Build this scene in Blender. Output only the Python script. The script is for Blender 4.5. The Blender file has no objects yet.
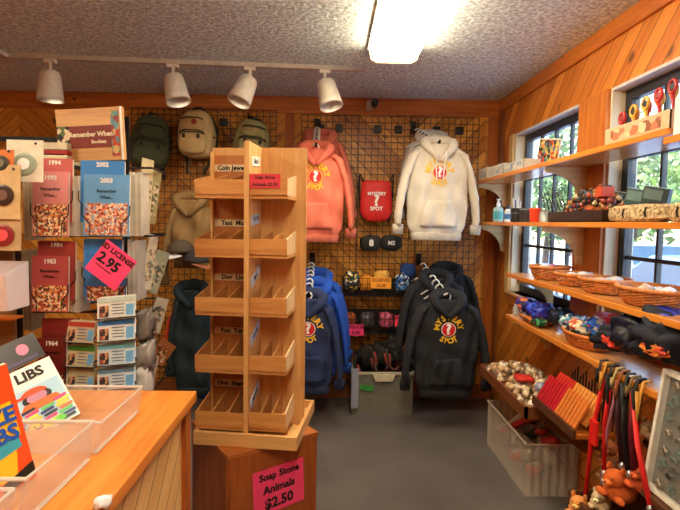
import bpy, math, random
from mathutils import Vector, Matrix, noise as mnoise
PI = math.pi
V = Vector
random.seed(7)
SC = bpy.context.scene
COL = SC.collection

# ------------------------------------------------------------------ camera
F = 500.0
EYE = V((0, 0, 1.45))
yaw, pitch, roll = math.radians(1.15), math.radians(3.78), math.radians(0.9)
fwd = V((math.sin(yaw) * math.cos(pitch), math.cos(yaw) * math.cos(pitch), -math.sin(pitch)))
rt0 = V((math.cos(yaw), -math.sin(yaw), 0))
up0 = rt0.cross(fwd)
RT = rt0 * math.cos(roll) + up0 * math.sin(roll)
UP = -rt0 * math.sin(roll) + up0 * math.cos(roll)
cd = bpy.data.cameras.new('camera')
cam = bpy.data.objects.new('camera', cd)
COL.objects.link(cam)
cd.sensor_width = 36.0
cd.lens = F * 36.0 / 680.0
cd.clip_start = 0.02
mx = Matrix((RT, UP, -fwd)).transposed().to_4x4()
mx.translation = EYE
cam.matrix_world = mx
SC.camera = cam

def at(px, py, X=None, Y=None, Z=None):
    d = fwd + RT * ((px - 340) / F) + UP * ((255 - py) / F)
    if X is not None: t = (X - EYE.x) / d.x
    elif Y is not None: t = (Y - EYE.y) / d.y
    else: t = (Z - EYE.z) / d.z
    return EYE + d * t

# ------------------------------------------------------------------ tagging
def tag(o, label=None, cat=None, group=None, kind=None):
    if label: o['label'] = label
    if cat: o['category'] = cat
    if group: o['group'] = group
    if kind: o['kind'] = kind
    return o

def thing(name, label, cat, loc=(0, 0, 0), rz=0, group=None, R=None):
    o = bpy.data.objects.new(name, None)
    o.empty_display_size = 0.05
    COL.objects.link(o)
    M4 = Matrix.Rotation(rz, 4, 'Z') if R is None else R.to_4x4()
    M4.translation = V(loc)
    o.matrix_world = M4
    o['_m'] = [v for r in M4 for v in r]
    return tag(o, label, cat, group)

def mat_of(o):
    a = list(o['_m'])
    return Matrix((a[0:4], a[4:8], a[8:12], a[12:16]))

def copy_tree(src, loc=None, rz=None, label=None, group=None, parent=None):
    c = src.copy(); COL.objects.link(c)
    if parent is not None:
        c.parent = parent
    if loc is not None: c.location = V(loc)
    if rz is not None: c.rotation_euler = (0, 0, rz)
    if label: c['label'] = label
    if group: c['group'] = group
    for ch in [o for o in KIDS.get(src.name, [])]:
        k = copy_tree(ch, parent=c)
    KIDS[c.name] = [o for o in COL.objects if False]
    return c
KIDS = {}

# ------------------------------------------------------------------ mesh builder
def rotm(rx=0, ry=0, rz=0):
    return Matrix.Rotation(rz, 3, 'Z') @ Matrix.Rotation(ry, 3, 'Y') @ Matrix.Rotation(rx, 3, 'X')

_TXT = {}
def text_geo(s, size, align='CENTER'):
    key = s
    if key not in _TXT:
        cu = bpy.data.curves.new('t', 'FONT'); cu.body = s; cu.size = 1.0
        cu.align_x = 'CENTER'; cu.align_y = 'CENTER'; cu.resolution_u = 2; cu.offset = 0.04
        ob = bpy.data.objects.new('t', cu); COL.objects.link(ob)
        me = ob.to_mesh()
        vs = [v.co.copy() for v in me.vertices]; fs = [tuple(p.vertices) for p in me.polygons]
        ob.to_mesh_clear(); bpy.data.objects.remove(ob); bpy.data.curves.remove(cu)
        _TXT[key] = (vs, fs)
    vs, fs = _TXT[key]
    return [v * size for v in vs], fs

class MB:
    def __init__(s):
        s.v = []; s.f = []; s.m = []; s.mi = 0
    def add(s, vs, fs, T=None):
        b = len(s.v)
        for v in vs:
            v = V(v)
            s.v.append(T @ v if T is not None else v)
        for f in fs:
            s.f.append(tuple(b + i for i in f)); s.m.append(s.mi)
        return s
    def box(s, c, sz, R=None):
        hx, hy, hz = sz[0] / 2, sz[1] / 2, sz[2] / 2
        vs = [V((x, y, z)) for x in (-hx, hx) for y in (-hy, hy) for z in (-hz, hz)]
        if R is not None: vs = [R @ v for v in vs]
        c = V(c)
        return s.add([v + c for v in vs], [(0, 1, 3, 2), (4, 6, 7, 5), (0, 4, 5, 1), (2, 3, 7, 6), (0, 2, 6, 4), (1, 5, 7, 3)])
    def bx(s, x0, x1, y0, y1, z0, z1):
        return s.box(((x0 + x1) / 2, (y0 + y1) / 2, (z0 + z1) / 2), (abs(x1 - x0), abs(y1 - y0), abs(z1 - z0)))
    def tube(s, pts, r, n=6, closed=False, cap=True, flat=1.0):
        pts = [V(p) for p in pts]; N = len(pts)
        rs = r if isinstance(r, (list, tuple)) else [r] * N
        rings = []; prev = None
        for i, p in enumerate(pts):
            a = pts[i - 1] if (i > 0 or closed) else p
            b = pts[(i + 1) % N] if (i < N - 1 or closed) else p
            t = (b - a)
            if t.length < 1e-9: t = V((0, 0, 1))
            t.normalize()
            if prev is None:
                ref = V((0, 0, 1)) if abs(t.z) < 0.9 else V((0, 1, 0))
                u = ref.cross(t).normalized()
            else:
                u = (prev - t * prev.dot(t))
                u = u.normalized() if u.length > 1e-6 else V((1, 0, 0))
            prev = u; w = t.cross(u)
            rings.append([p + (u * math.cos(2 * PI * k / n) + w * math.sin(2 * PI * k / n) * flat) * rs[i] for k in range(n)])
        return s.loft(rings, closed=closed, cap=cap)
    def loft(s, rings, closed=False, cap=True):
        n = len(rings[0]); N = len(rings); vs = [v for r in rings for v in r]; fs = []
        for i in range(N if closed else N - 1):
            j = (i + 1) % N
            for k in range(n):
                l = (k + 1) % n
                fs.append((i * n + k, i * n + l, j * n + l, j * n + k))
        if cap and not closed:
            fs.append(tuple(range(n))[::-1]); fs.append(tuple((N - 1) * n + k for k in range(n)))
        return s.add(vs, fs)
    def lathe(s, prof, c=(0, 0, 0), n=20, sx=1, sy=1, R=None):
        c = V(c); rings = []
        for r, z in prof:
            ring = []
            for k in range(n):
                p = V((r * math.cos(2 * PI * k / n) * sx, r * math.sin(2 * PI * k / n) * sy, z))
                if R is not None: p = R @ p
                ring.append(p + c)
            rings.append(ring)
        return s.loft(rings)
    def prism(s, poly, o, u, v, th):
        o, u, v = V(o), V(u), V(v); n = u.cross(v).normalized() * th; N = len(poly)
        vs = [o + u * a + v * b for a, b in poly]; vs += [p + n for p in vs]
        fs = [tuple(range(N))[::-1], tuple(range(N, 2 * N))]
        for i in range(N):
            j = (i + 1) % N; fs.append((i, j, N + j, N + i))
        return s.add(vs, fs)
    def blob(s, c, r, seed=0, amp=0.25, fr=1.5, nu=14, nv=9, R=None, p=1.0):
        c = V(c); rings = []
        for j in range(nv + 1):
            ph = -PI / 2 + PI * (0.02 + 0.96 * j / nv); ring = []
            for k in range(nu):
                th = 2 * PI * k / nu
                cc, ss = math.cos(ph), math.sin(ph)
                q = V((cc * math.cos(th), cc * math.sin(th), ss))
                if p != 1.0:
                    q = V([math.copysign(abs(t) ** p, t) for t in q])
                d = 1 + amp * mnoise.noise(q * fr + V((seed * 3.1, seed * 1.7, seed * 0.9)))
                q = V((q.x * r[0] * d, q.y * r[1] * d, q.z * r[2] * d))
                if R is not None: q = R @ q
                ring.append(q + c)
            rings.append(ring)
        return s.loft(rings)
    def text(s, t, size, o, u, v, th=0.0006, off=0.0003):
        """text centred at o, reading along u, up v"""
        vs, fs = text_geo(t, size)
        u = V(u).normalized(); v = V(v).normalized(); n = u.cross(v).normalized(); o = V(o)
        a = [o + u * p.x + v * p.y + n * (off + th) for p in vs]
        return s.add(a, fs)
    def build(s, name, mats, parent=None, smooth=False, bevel=0, sub=0, label=None, cat=None, group=None, kind=None, origin=None, solid=0):
        me = bpy.data.meshes.new(name)
        if parent is not None:
            inv = abs_mat(parent).inverted()
            vs = [inv @ v for v in s.v]; M4 = None
        else:
            xs = [v.x for v in s.v]; ys = [v.y for v in s.v]; zs = [v.z for v in s.v]
            o0 = V(((min(xs) + max(xs)) / 2, (min(ys) + max(ys)) / 2, min(zs))) if origin is None else V(origin)
            vs = [v - o0 for v in s.v]
        me.from_pydata([tuple(v) for v in vs], [], s.f)
        if not isinstance(mats, (list, tuple)): mats = [mats]
        for m in mats: me.materials.append(m)
        if len(mats) > 1: me.polygons.foreach_set('material_index', s.m)
        if smooth: me.polygons.foreach_set('use_smooth', [True] * len(me.polygons))
        me.validate(); me.update()
        import bmesh
        bm = bmesh.new(); bm.from_mesh(me); bmesh.ops.recalc_face_normals(bm, faces=bm.faces); bm.to_mesh(me); bm.free()
        ob = bpy.data.objects.new(name, me); COL.objects.link(ob)
        if parent is not None:
            ob.parent = parent; KIDS.setdefault(parent.name, []).append(ob)
            ob['_p'] = 1
            ABS[ob.name] = abs_mat(parent)
        else:
            ob.location = o0
            ABS[ob.name] = Matrix.Translation(o0)
        if solid:
            m = ob.modifiers.new('s', 'SOLIDIFY'); m.thickness = solid; m.offset = 0
        if bevel:
            m = ob.modifiers.new('b', 'BEVEL'); m.width = bevel; m.segments = 2; m.limit_method = 'ANGLE'; m.angle_limit = 0.7
        if sub:
            m = ob.modifiers.new('u', 'SUBSURF'); m.levels = sub; m.render_levels = sub
        return tag(ob, label, cat, group, kind)
ABS = {}
def abs_mat(o):
    return ABS[o.name] if o.name in ABS else mat_of(o)

# ------------------------------------------------------------------ materials
def lin(c):
    return tuple((x / 12.92 if x <= 0.04045 else ((x + 0.055) / 1.055) ** 2.4) for x in [k / 255 for k in c]) + (1,)
class NT:
    def __init__(s, name):
        s.mat = bpy.data.materials.new(name); s.mat.use_nodes = True
        s.t = s.mat.node_tree; s.t.nodes.clear()
        s.out = s.n('ShaderNodeOutputMaterial'); s.b = s.n('ShaderNodeBsdfPrincipled')
        s.l(s.b.outputs[0], s.out.inputs[0])
    def n(s, t, **k):
        x = s.t.nodes.new(t)
        for a, b in k.items(): setattr(x, a, b)
        return x
    def l(s, a, b): s.t.links.new(a, b)
    def put(s, sock, val):
        if hasattr(val, 'is_output') or isinstance(val, bpy.types.NodeSocket): s.l(val, sock)
        else: sock.default_value = val
    def math(s, op, a, b=0.0, c=0.0):
        x = s.n('ShaderNodeMath', operation=op)
        s.put(x.inputs[0], a); s.put(x.inputs[1], b); s.put(x.inputs[2], c)
        return x.outputs[0]
    def mix(s, f, a, b, bt='MIX'):
        x = s.n('ShaderNodeMix', data_type='RGBA', blend_type=bt)
        s.put(x.inputs[0], f); s.put(x.inputs[6], a); s.put(x.inputs[7], b)
        return x.outputs[2]
    def coord(s): return s.n('ShaderNodeTexCoord').outputs['Object']
    def noise(s, vec, scale=5, detail=2, dist=0.0):
        x = s.n('ShaderNodeTexNoise'); s.l(vec, x.inputs['Vector'])
        x.inputs['Scale'].default_value = scale; x.inputs['Detail'].default_value = detail
        x.inputs['Distortion'].default_value = dist
        return x.outputs['Fac']
    def ramp(s, f, stops):
        x = s.n('ShaderNodeValToRGB'); s.l(f, x.inputs[0]); r = x.color_ramp
        while len(r.elements) < len(stops): r.elements.new(0.5)
        for e, (p, c) in zip(r.elements, stops): e.position = p; e.color = c
        return x.outputs[0]
    def comb(s, x, y, z):
        c = s.n('ShaderNodeCombineXYZ'); s.put(c.inputs[0], x); s.put(c.inputs[1], y); s.put(c.inputs[2], z)
        return c.outputs[0]
    def sep(s, v):
        c = s.n('ShaderNodeSeparateXYZ'); s.l(v, c.inputs[0]); return c.outputs
    def bump(s, h, st=0.3, d=0.01):
        x = s.n('ShaderNodeBump'); s.put(x.inputs['Height'], h)
        x.inputs['Strength'].default_value = st; x.inputs['Distance'].default_value = d
        s.l(x.outputs[0], s.b.inputs['Normal'])
    def base(s, c): s.put(s.b.inputs['Base Color'], c)
    def set(s, **k):
        for a, b in k.items(): s.b.inputs[a.replace('_', ' ')].default_value = b

_M = {}
def M(c, rough=0.6, metal=0.0, var=0.12, scale=30, bump=0.0, bs=200, name=None, **k):
    key = (c, rough, metal, var, scale, bump, bs, tuple(sorted(k.items())))
    if key in _M: return _M[key]
    t = NT(name or 'paint'); L = lin(c); co = t.coord()
    if var:
        f = t.noise(co, scale, 3)
        lo = tuple(x * (1 - var) for x in L[:3]) + (1,); hi = tuple(min(1, x * (1 + var)) for x in L[:3]) + (1,)
        t.base(t.ramp(f, [(0.3, lo), (0.7, hi)]))
    else: t.base(L)
    if bump: t.bump(t.noise(co, bs, 2), bump, 0.002)
    t.set(Roughness=rough, Metallic=metal, **k)
    _M[key] = t.mat
    return t.mat

def wood(c1, c2, axis='z', scale=1.0, rough=0.45, name='wood', knots=0.0):
    t = NT(name); x, y, z = t.sep(t.coord())
    k = {'x': (3, 40, 40), 'y': (40, 3, 40), 'z': (40, 40, 3)}[axis]
    vec = t.comb(t.math('MULTIPLY', x, k[0] * scale), t.math('MULTIPLY', y, k[1] * scale), t.math('MULTIPLY', z, k[2] * scale))
    f = t.noise(vec, 1.0, 4, 0.6)
    c = t.ramp(f, [(0.3, lin(c1)), (0.7, lin(c2))])
    if knots:
        vo = t.n('ShaderNodeTexVoronoi'); t.l(t.comb(t.math('MULTIPLY', x, 5.0), t.math('MULTIPLY', y, 5.0), t.math('MULTIPLY', z, 5.0)), vo.inputs['Vector']); vo.inputs['Scale'].default_value = 1.0
        kf = t.math('LESS_THAN', vo.outputs['Distance'], knots)
        c = t.mix(kf, c, lin(tuple(int(q * 0.45) for q in c1)))
    t.base(c); t.set(Roughness=rough); t.bump(f, 0.15, 0.002)
    return t.mat

def planks(name, hor, c1, c2, w=0.09, chev=None, sgn=1, ang45=True, rough=0.4):
    """diagonal tongue-and-groove knotty pine; hor = which axis runs along the wall"""
    t = NT(name); s = t.sep(t.coord()); h = s[hor]; z = s[2]
    if chev:
        m = t.math('PINGPONG', t.math('ADD', h, 50 * chev), chev)
        colid = t.math('FLOOR', t.math('DIVIDE', t.math('ADD', h, 50 * chev), chev))
    else:
        m = h; colid = 0.0
    if ang45:
        u = t.math('MULTIPLY', t.math('ADD', z, t.math('MULTIPLY', m, sgn)), 0.7071)
        v = t.math('MULTIPLY', t.math('SUBTRACT', z, t.math('MULTIPLY', m, sgn)), 0.7071)
    else: u, v = h, z
    q = t.math('DIVIDE', u, w); idx = t.math('FLOOR', q); fr = t.math('FRACT', q)
    wn = t.n('ShaderNodeTexWhiteNoise', noise_dimensions='3D'); t.l(t.comb(idx, colid, 0.0), wn.inputs['Vector'])
    rnd = wn.outputs['Value']
    g = t.noise(t.comb(t.math('MULTIPLY', u, 45), t.math('ADD', t.math('MULTIPLY', v, 3.5), t.math('MULTIPLY', rnd, 30)), colid), 1.0, 4, 1.2)
    c = t.ramp(t.math('ADD', t.math('MULTIPLY', g, 0.65), t.math('MULTIPLY', rnd, 0.35)), [(0.28, lin(c1)), (0.72, lin(c2))])
    vo = t.n('ShaderNodeTexVoronoi'); t.l(t.comb(t.math('MULTIPLY', u, 8.5), t.math('ADD', t.math('MULTIPLY', v, 5.0), t.math('MULTIPLY', rnd, 9)), colid), vo.inputs['Vector']); vo.inputs['Scale'].default_value = 1.0
    kn = t.n('ShaderNodeMapRange'); t.l(vo.outputs['Distance'], kn.inputs[0]); kn.inputs[1].default_value = 0.09; kn.inputs[2].default_value = 0.2; kn.inputs[3].default_value = 1; kn.inputs[4].default_value = 0
    wn2 = t.n('ShaderNodeSeparateColor'); t.l(vo.outputs['Color'], wn2.inputs[0])
    kf = t.math('MULTIPLY', kn.outputs[0], t.math('LESS_THAN', wn2.outputs[0], 0.45))
    c = t.mix(t.math('MULTIPLY', kf, 0.8), c, lin((70, 30, 8)))
    edge = t.math('MINIMUM', fr, t.math('SUBTRACT', 1.0, fr))
    sm = t.math('LESS_THAN', edge, 0.035)
    c = t.mix(t.math('MULTIPLY', sm, 0.7), c, lin((80, 38, 12)))
    if chev:
        e2 = t.math('PINGPONG', t.math('ADD', h, 50 * chev), chev / 2)
        s2 = t.math('LESS_THAN', t.math('PINGPONG', t.math('ADD', h, 50 * chev), chev / 1.0), 0.0)
    t.base(c); t.set(Roughness=rough); t.bump(t.math('SUBTRACT', 1.0, sm), 0.5, 0.004)
    return t.mat

def collage(name, cols, scale=60, rough=0.4):
    t = NT(name); vo = t.n('ShaderNodeTexVoronoi'); t.l(t.coord(), vo.inputs['Vector']); vo.inputs['Scale'].default_value = scale
    sc = t.n('ShaderNodeSeparateColor'); t.l(vo.outputs['Color'], sc.inputs[0])
    n = len(cols); r = t.ramp(sc.outputs[0], [((i + 0.0) / n, lin(c)) for i, c in enumerate(cols)])
    t.t.nodes[-1]
    for nd in t.t.nodes:
        if nd.type == 'VALTORGB': nd.color_ramp.interpolation = 'CONSTANT'
    t.base(r); t.set(Roughness=rough)
    return t.mat

def clear(name, c=(235, 240, 240), rough=0.05, alpha=0.25):
    t = NT(name); t.base(lin(c)); t.set(Roughness=rough, Alpha=alpha)
    t.b.inputs['Specular IOR Level'].default_value = 0.8
    return t.mat

def emis(name, c, st):
    t = NT(name); t.base(lin(c)); t.b.inputs['Emission Color'].default_value = lin(c); t.b.inputs['Emission Strength'].default_value = st
    return t.mat

PINE1, PINE2 = (176, 92, 26), (226, 142, 56)
W_ORANGE = wood((190, 100, 30), (222, 140, 58), 'y', name='varnished_pine')
W_ORANGEX = wood((186, 98, 30), (220, 136, 54), 'x', name='varnished_pine_x')
W_TRIM = wood((150, 76, 22), (190, 105, 38), 'z', name='trim_pine')
W_TRIMY = wood((165, 86, 26), (205, 118, 42), 'y', name='trim_pine_y')
W_PALE = wood((206, 172, 118), (232, 206, 158), 'z', name='pale_pine')
W_RACK = wood((200, 146, 84), (226, 178, 114), 'z', name='rack_plywood')
W_RACKX = wood((204, 152, 88), (230, 184, 120), 'x', name='rack_board')
W_RACKIN = wood((168, 100, 48), (196, 126, 66), 'z', name='rack_back')
W_BROWN = wood((138, 70, 24), (168, 92, 38), 'z', name='pedestal_ply')
W_DARK = wood((70, 38, 18), (98, 56, 28), 'y', name='dark_board')
BLACK = M((18, 18, 20), 0.45, name='black_wire')
BLKM = M((22, 22, 24), 0.35, 0.6, name='black_metal')
WHITE = M((235, 232, 225), 0.4, name='white_plastic')
CREAM = M((228, 214, 186), 0.5, name='cream')
INK = M((22, 16, 18), 0.6, var=0, name='ink')
PINK = M((240, 60, 110), 0.55, name='pink_card')
GREY = M((130, 130, 132), 0.5, name='grey')
ACRYL = clear('acrylic', (220, 218, 218), 0.08, 0.14)
EXPO = 1.2
# ------------------------------------------------------------------ room
XL, XR, YB, YF, ZC = -3.0, 1.36, 4.07, -1.4, 2.44
t = NT('floor_carpet'); co = t.coord()
t.base(t.ramp(t.noise(co, 3, 4), [(0.3, lin((92, 86, 84))), (0.7, lin((110, 104, 100)))])); t.set(Roughness=0.55); t.bump(t.noise(co, 220, 2), 0.1, 0.002)
FLOORM = t.mat
t = NT('ceiling_stipple'); co = t.coord()
n1 = t.noise(co, 48, 3, 0.4)
t.base(t.ramp(n1, [(0.4, lin((184, 194, 194))), (0.6, lin((238, 248, 246)))])); t.set(Roughness=0.9); t.bump(n1, 0.6, 0.01)
CEILM = t.mat
def struct(mb, name, m, **k):
    return mb.build(name, m, kind='structure', **k)
struct(MB().bx(XL - .1, XR + .1, YF - .1, YB + .1, -.1, 0), 'floor', FLOORM, origin=(0, 0, 0))
struct(MB().bx(XL - .1, XR + .12, YF - .1, YB + .1, ZC, ZC + .1), 'ceiling', CEILM, origin=(0, 0, 0))
WB = planks('back_pine', 0, (180, 108, 32), (244, 172, 68), 0.085, chev=0.62)
WR = planks('side_pine', 1, (186, 96, 24), (236, 152, 60), 0.085, sgn=1)
WL = planks('left_pine', 1, (150, 76, 20), (205, 120, 40), 0.11, sgn=1)
struct(MB().bx(XL, XR, YB, YB + .1, 0, ZC), 'wall_back', WB, origin=(0, 0, 0))
struct(MB().bx(XL - .1, XL, YF, YB + .1, 0, ZC), 'wall_left', WL, origin=(0, 0, 0))
struct(MB().bx(XL, XR + .12, YF - .1, YF, 0, ZC), 'wall_front', planks('front_pine', 0, (150, 76, 20), (205, 120, 40), 0.11), origin=(0, 0, 0))
# right wall with two window openings
WINS = [(2.74, 3.72), (1.42, 2.46)]
ZW0, ZW1 = 0.95, 2.12
w = MB()
WT = .14
w.bx(XR, XR + WT, YF, YB + .1, 0, ZW0); w.bx(XR, XR + WT, YF, YB + .1, ZW1, ZC)
ys = [YF, 1.42, 2.46, 2.74, 3.72, YB + .1]
for a, b in ((0, 1), (2, 3), (4, 5)): w.bx(XR, XR + WT, ys[a], ys[b], ZW0, ZW1)
struct(w, 'wall_right', WR, origin=(0, 0, 0))
# trims: ceiling boards, corner post, baseboard
struct(MB().bx(XL, XR, YB - .018, YB, ZC - .13, ZC), 'trim_1', wood((166, 88, 28), (206, 122, 44), 'x', knots=.12), bevel=.003)
struct(MB().bx(XR - .018, XR, YF, YB - .018, ZC - .09, ZC), 'trim_2', wood((176, 92, 28), (214, 124, 42), 'y', knots=.12), bevel=.003)
struct(MB().bx(XR - .10, XR, YB - .02, YB, 0, ZC - .13), 'trim_3', W_TRIM, bevel=.003)
struct(MB().bx(XR - .02, XR, YB - .12, YB - .02, 0, ZC - .09), 'trim_4', wood((120, 62, 20), (150, 84, 30), 'z'), bevel=.003)
struct(MB().bx(XL, XR - .1, YB - .015, YB, 0, .12), 'baseboard_back', wood((120, 66, 26), (150, 86, 36), 'x'), bevel=.003)
struct(MB().bx(-.37, -.30, YB - .02, YB, .12, ZC - .13), 'trim_5', W_TRIM, bevel=.003)
struct(MB().bx(XR - .015, XR, YF, 3.75, 0, .12), 'baseboard_right', W_TRIMY)
# windows
GLASS = clear('window_glass', (200, 225, 245), 0.02, 0.12)
JAMB = wood((214, 196, 160), (236, 222, 190), 'z', name='jamb')
FRM = M((34, 36, 44), 0.4, name='window_frame_dark')
for i, (y0, y1) in enumerate(WINS):
    root = thing('window_%d' % (i + 1), None, None, (XR + .08, (y0 + y1) / 2, ZW0)); root['kind'] = 'structure'
    j = MB(); jt = .014
    j.bx(XR, XR + WT, y0, y0 + jt, ZW0, ZW1); j.bx(XR, XR + WT, y1 - jt, y1, ZW0, ZW1)
    j.build('window_jamb', JAMB, root)
    MB().bx(XR, XR + WT, y0 + jt, y1 - jt, ZW1 - jt, ZW1).build('window_head', M((214, 206, 206), .3), root)
    MB().bx(XR - .035, XR + WT, y0 - .03, y1 + .03, ZW0 - .022, ZW0).build('window_sill', wood((176, 110, 60), (208, 150, 100), 'y', rough=.25), root, bevel=.003)
    MB().bx(XR - .02, XR, y0 - .03, y1 + .03, ZW0 - .09, ZW0 - .022).build('window_apron', W_TRIMY, root, bevel=.002)
    f = MB(); xa, xb = XR + .065, XR + .105; a, b = y0 + jt, y1 - jt; fw = .05
    f.bx(xa, xb, a, a + fw, ZW0, ZW1 - jt); f.bx(xa, xb, b - fw, b, ZW0, ZW1 - jt)
    f.bx(xa, xb, a + fw, b - fw, ZW0, ZW0 + .055); f.bx(xa, xb, a + fw, b - fw, ZW1 - jt - .05, ZW1 - jt)
    for q in range(1, 4):
        yy = a + fw + (b - a - 2 * fw) * q / 4
        f.bx(xa + .01, xb - .008, yy - .008, yy + .008, ZW0 + .055, ZW1 - jt - .05)
    for zz in (1.30, 1.78):
        f.bx(xa + .011, xb - .009, a + fw, b - fw, zz - .009, zz + .009)
    f.build('window_frame', FRM, root)
    MB().bx(XR + .083, XR + .087, a + fw, b - fw, ZW0 + .055, ZW1 - jt - .05).build('window_glass', GLASS, root)
# post boards between and beside the windows
struct(MB().bx(XR - .02, XR, 2.46, 2.74, ZW0, ZW1), 'trim_6', wood((176, 96, 32), (212, 130, 54), 'z'), bevel=.003)
struct(MB().bx(XR - .02, XR, 3.72, 3.80, ZW0, ZW1), 'trim_7', wood((200, 160, 96), (226, 190, 130), 'z'), bevel=.003)

# ------------------------------------------------------------------ outside
GR = M((150, 170, 196), 0.8, scale=2, name='asphalt')
MB().bx(XR + .14, 30, -12, 30, -.5, -.3).build('outside_ground', GR, kind='structure', origin=(0, 0, 0))
def leaf_mat(c1, c2):
    t = NT('leaves'); f = t.noise(t.coord(), 3.0, 4); t.base(t.ramp(f, [(0.35, lin(c1)), (0.65, lin(c2))])); t.set(Roughness=0.7); return t.mat
LF = [leaf_mat((70, 110, 50), (150, 180, 90)), leaf_mat((96, 130, 70), (176, 198, 120)), leaf_mat((60, 96, 56), (130, 160, 90))]
def tree(x, y, h, r, m, label, sd):
    rt = thing('outside_tree', label, 'tree', (x, y, -.3), group='trees beyond the parking area')
    MB().tube([(x, y, -.35), (x + .1, y, h * .35), (x, y + .1, h * .7)], [.16, .12, .06], 8).build('trunk', M((90, 70, 55), .9), rt)
    rr = random.Random(sd); b = MB(); vs = []; fs = []
    for k in range(1500):
        th = rr.uniform(0, 2 * PI); ph = math.asin(rr.uniform(-1, 1)); q = rr.uniform(.55, 1) * r
        q *= 1 + .35 * mnoise.noise(V((math.cos(th), math.sin(th), ph)) * 2 + V((sd, 0, 0)))
        c = V((x + q * math.cos(ph) * math.cos(th), y + q * math.cos(ph) * math.sin(th), h * .62 - .3 + q * math.sin(ph) * h * .4 / r))
        a = V((rr.uniform(-1, 1), rr.uniform(-1, 1), rr.uniform(-1, 1))).normalized(); bb = a.orthogonal().normalized()
        s_ = rr.uniform(.10, .2)
        n0 = len(vs); vs += [c - a * s_, c + bb * s_ * .6, c + a * s_, c - bb * s_ * .6]; fs.append((n0, n0 + 1, n0 + 2, n0 + 3))
    b.add(vs, fs); b.build('foliage', m, rt)
rr = random.Random(3)
k = 0
for (x, y) in [(8.5, 9.8), (8.6, 14.2), (9, 18.5), (10, 23), (8.2, 5.6), (12.8, 12), (13, 16.5), (13, 21), (12.8, 7.5)]:
    tree(x, y, rr.uniform(4.5, 6.5), rr.uniform(1.5, 1.9), LF[k % 3], ['bright green leafy tree seen through the window panes', 'pale green leafy tree beyond the window', 'mid green leafy tree outside the window'][k % 3] , k); k += 1
def car(x, y, rz, col, label):
    R = Matrix.Rotation(rz, 3, 'Z'); rt = thing('parked_car', label, 'car', (x, y, -.3), R=R); o = V((x, y, -.3))
    W = lambda p: R @ V(p) + o
    body = [(-2.1, .35), (-2.15, .65), (-1.95, .88), (-1.0, .96), (-.45, 1.38), (.75, 1.42), (1.45, 1.02), (2.05, .95), (2.15, .6), (2.1, .32), (1.7, .3), (1.6, .5), (1.15, .5), (1.05, .28), (-1.0, .28), (-1.1, .5), (-1.55, .5), (-1.65, .3)]
    b = MB(); rings = []
    for s_, ww in ((-.86, .93), (-.80, 1), (.80, 1), (.86, .93)):
        rings.append([W((px * (1 if ww == 1 else .985), s_ * (1 if pz < 1 else .82), pz * (1 if ww == 1 else .99))) for px, pz in body])
    b.loft(rings); b.build('body', M(col, .15, .3), rt, smooth=False)
    g = MB()
    gm = M((70, 95, 120), .08)
    for sd in (-1, 1):
        yy = sd * .80
        g.prism([(-.85, 1.0), (-.42, 1.32), (.1, 1.35), (.1, 1.0)], W((0, yy + (.03 * sd if sd > 0 else -.05), 0)), R @ V((1, 0, 0)), V((0, 0, 1)), .01)
        g.prism([(.16, 1.0), (.16, 1.35), (.7, 1.36), (1.15, 1.06)], W((0, yy + (.03 * sd if sd > 0 else -.05), 0)), R @ V((1, 0, 0)), V((0, 0, 1)), .01)
    g.build('side_glass', gm, rt)
    g = MB(); g.add([W(p) for p in ((-1.0, -.7, .975), (-1.0, .7, .975), (-.47, .6, 1.38), (-.47, -.6, 1.38))], [(0, 1, 2, 3)]); g.build('windscreen', gm, rt, solid=.01)
    g = MB(); g.add([W(p) for p in ((1.44, -.68, 1.04), (1.44, .68, 1.04), (.78, .6, 1.42), (.78, -.6, 1.42))], [(0, 1, 2, 3)]); g.build('rear_glass', gm, rt, solid=.01)
    for wx in (-1.33, 1.38):
        for sd in (-1, 1):
            q = MB(); q.lathe([(.32, -.1), (.34, -.06), (.34, .06), (.32, .1)], W((wx, sd * .76, .32)), 18, R=R @ rotm(PI / 2))
            wh = q.build('wheel', M((24, 24, 26), .8), rt)
            q = MB(); q.lathe([(.2, -.11), (.2, .11)], W((wx, sd * .76, .32)), 12, R=R @ rotm(PI / 2)); q.build('hub_cap', M((180, 184, 190), .3, .8), wh)
car(4.6, 5.2, 1.75, (120, 170, 225), 'light blue car parked outside the nearer window')
car(6.2, 9.9, 1.6, (225, 235, 245), 'white car parked beyond the farther window')

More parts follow.
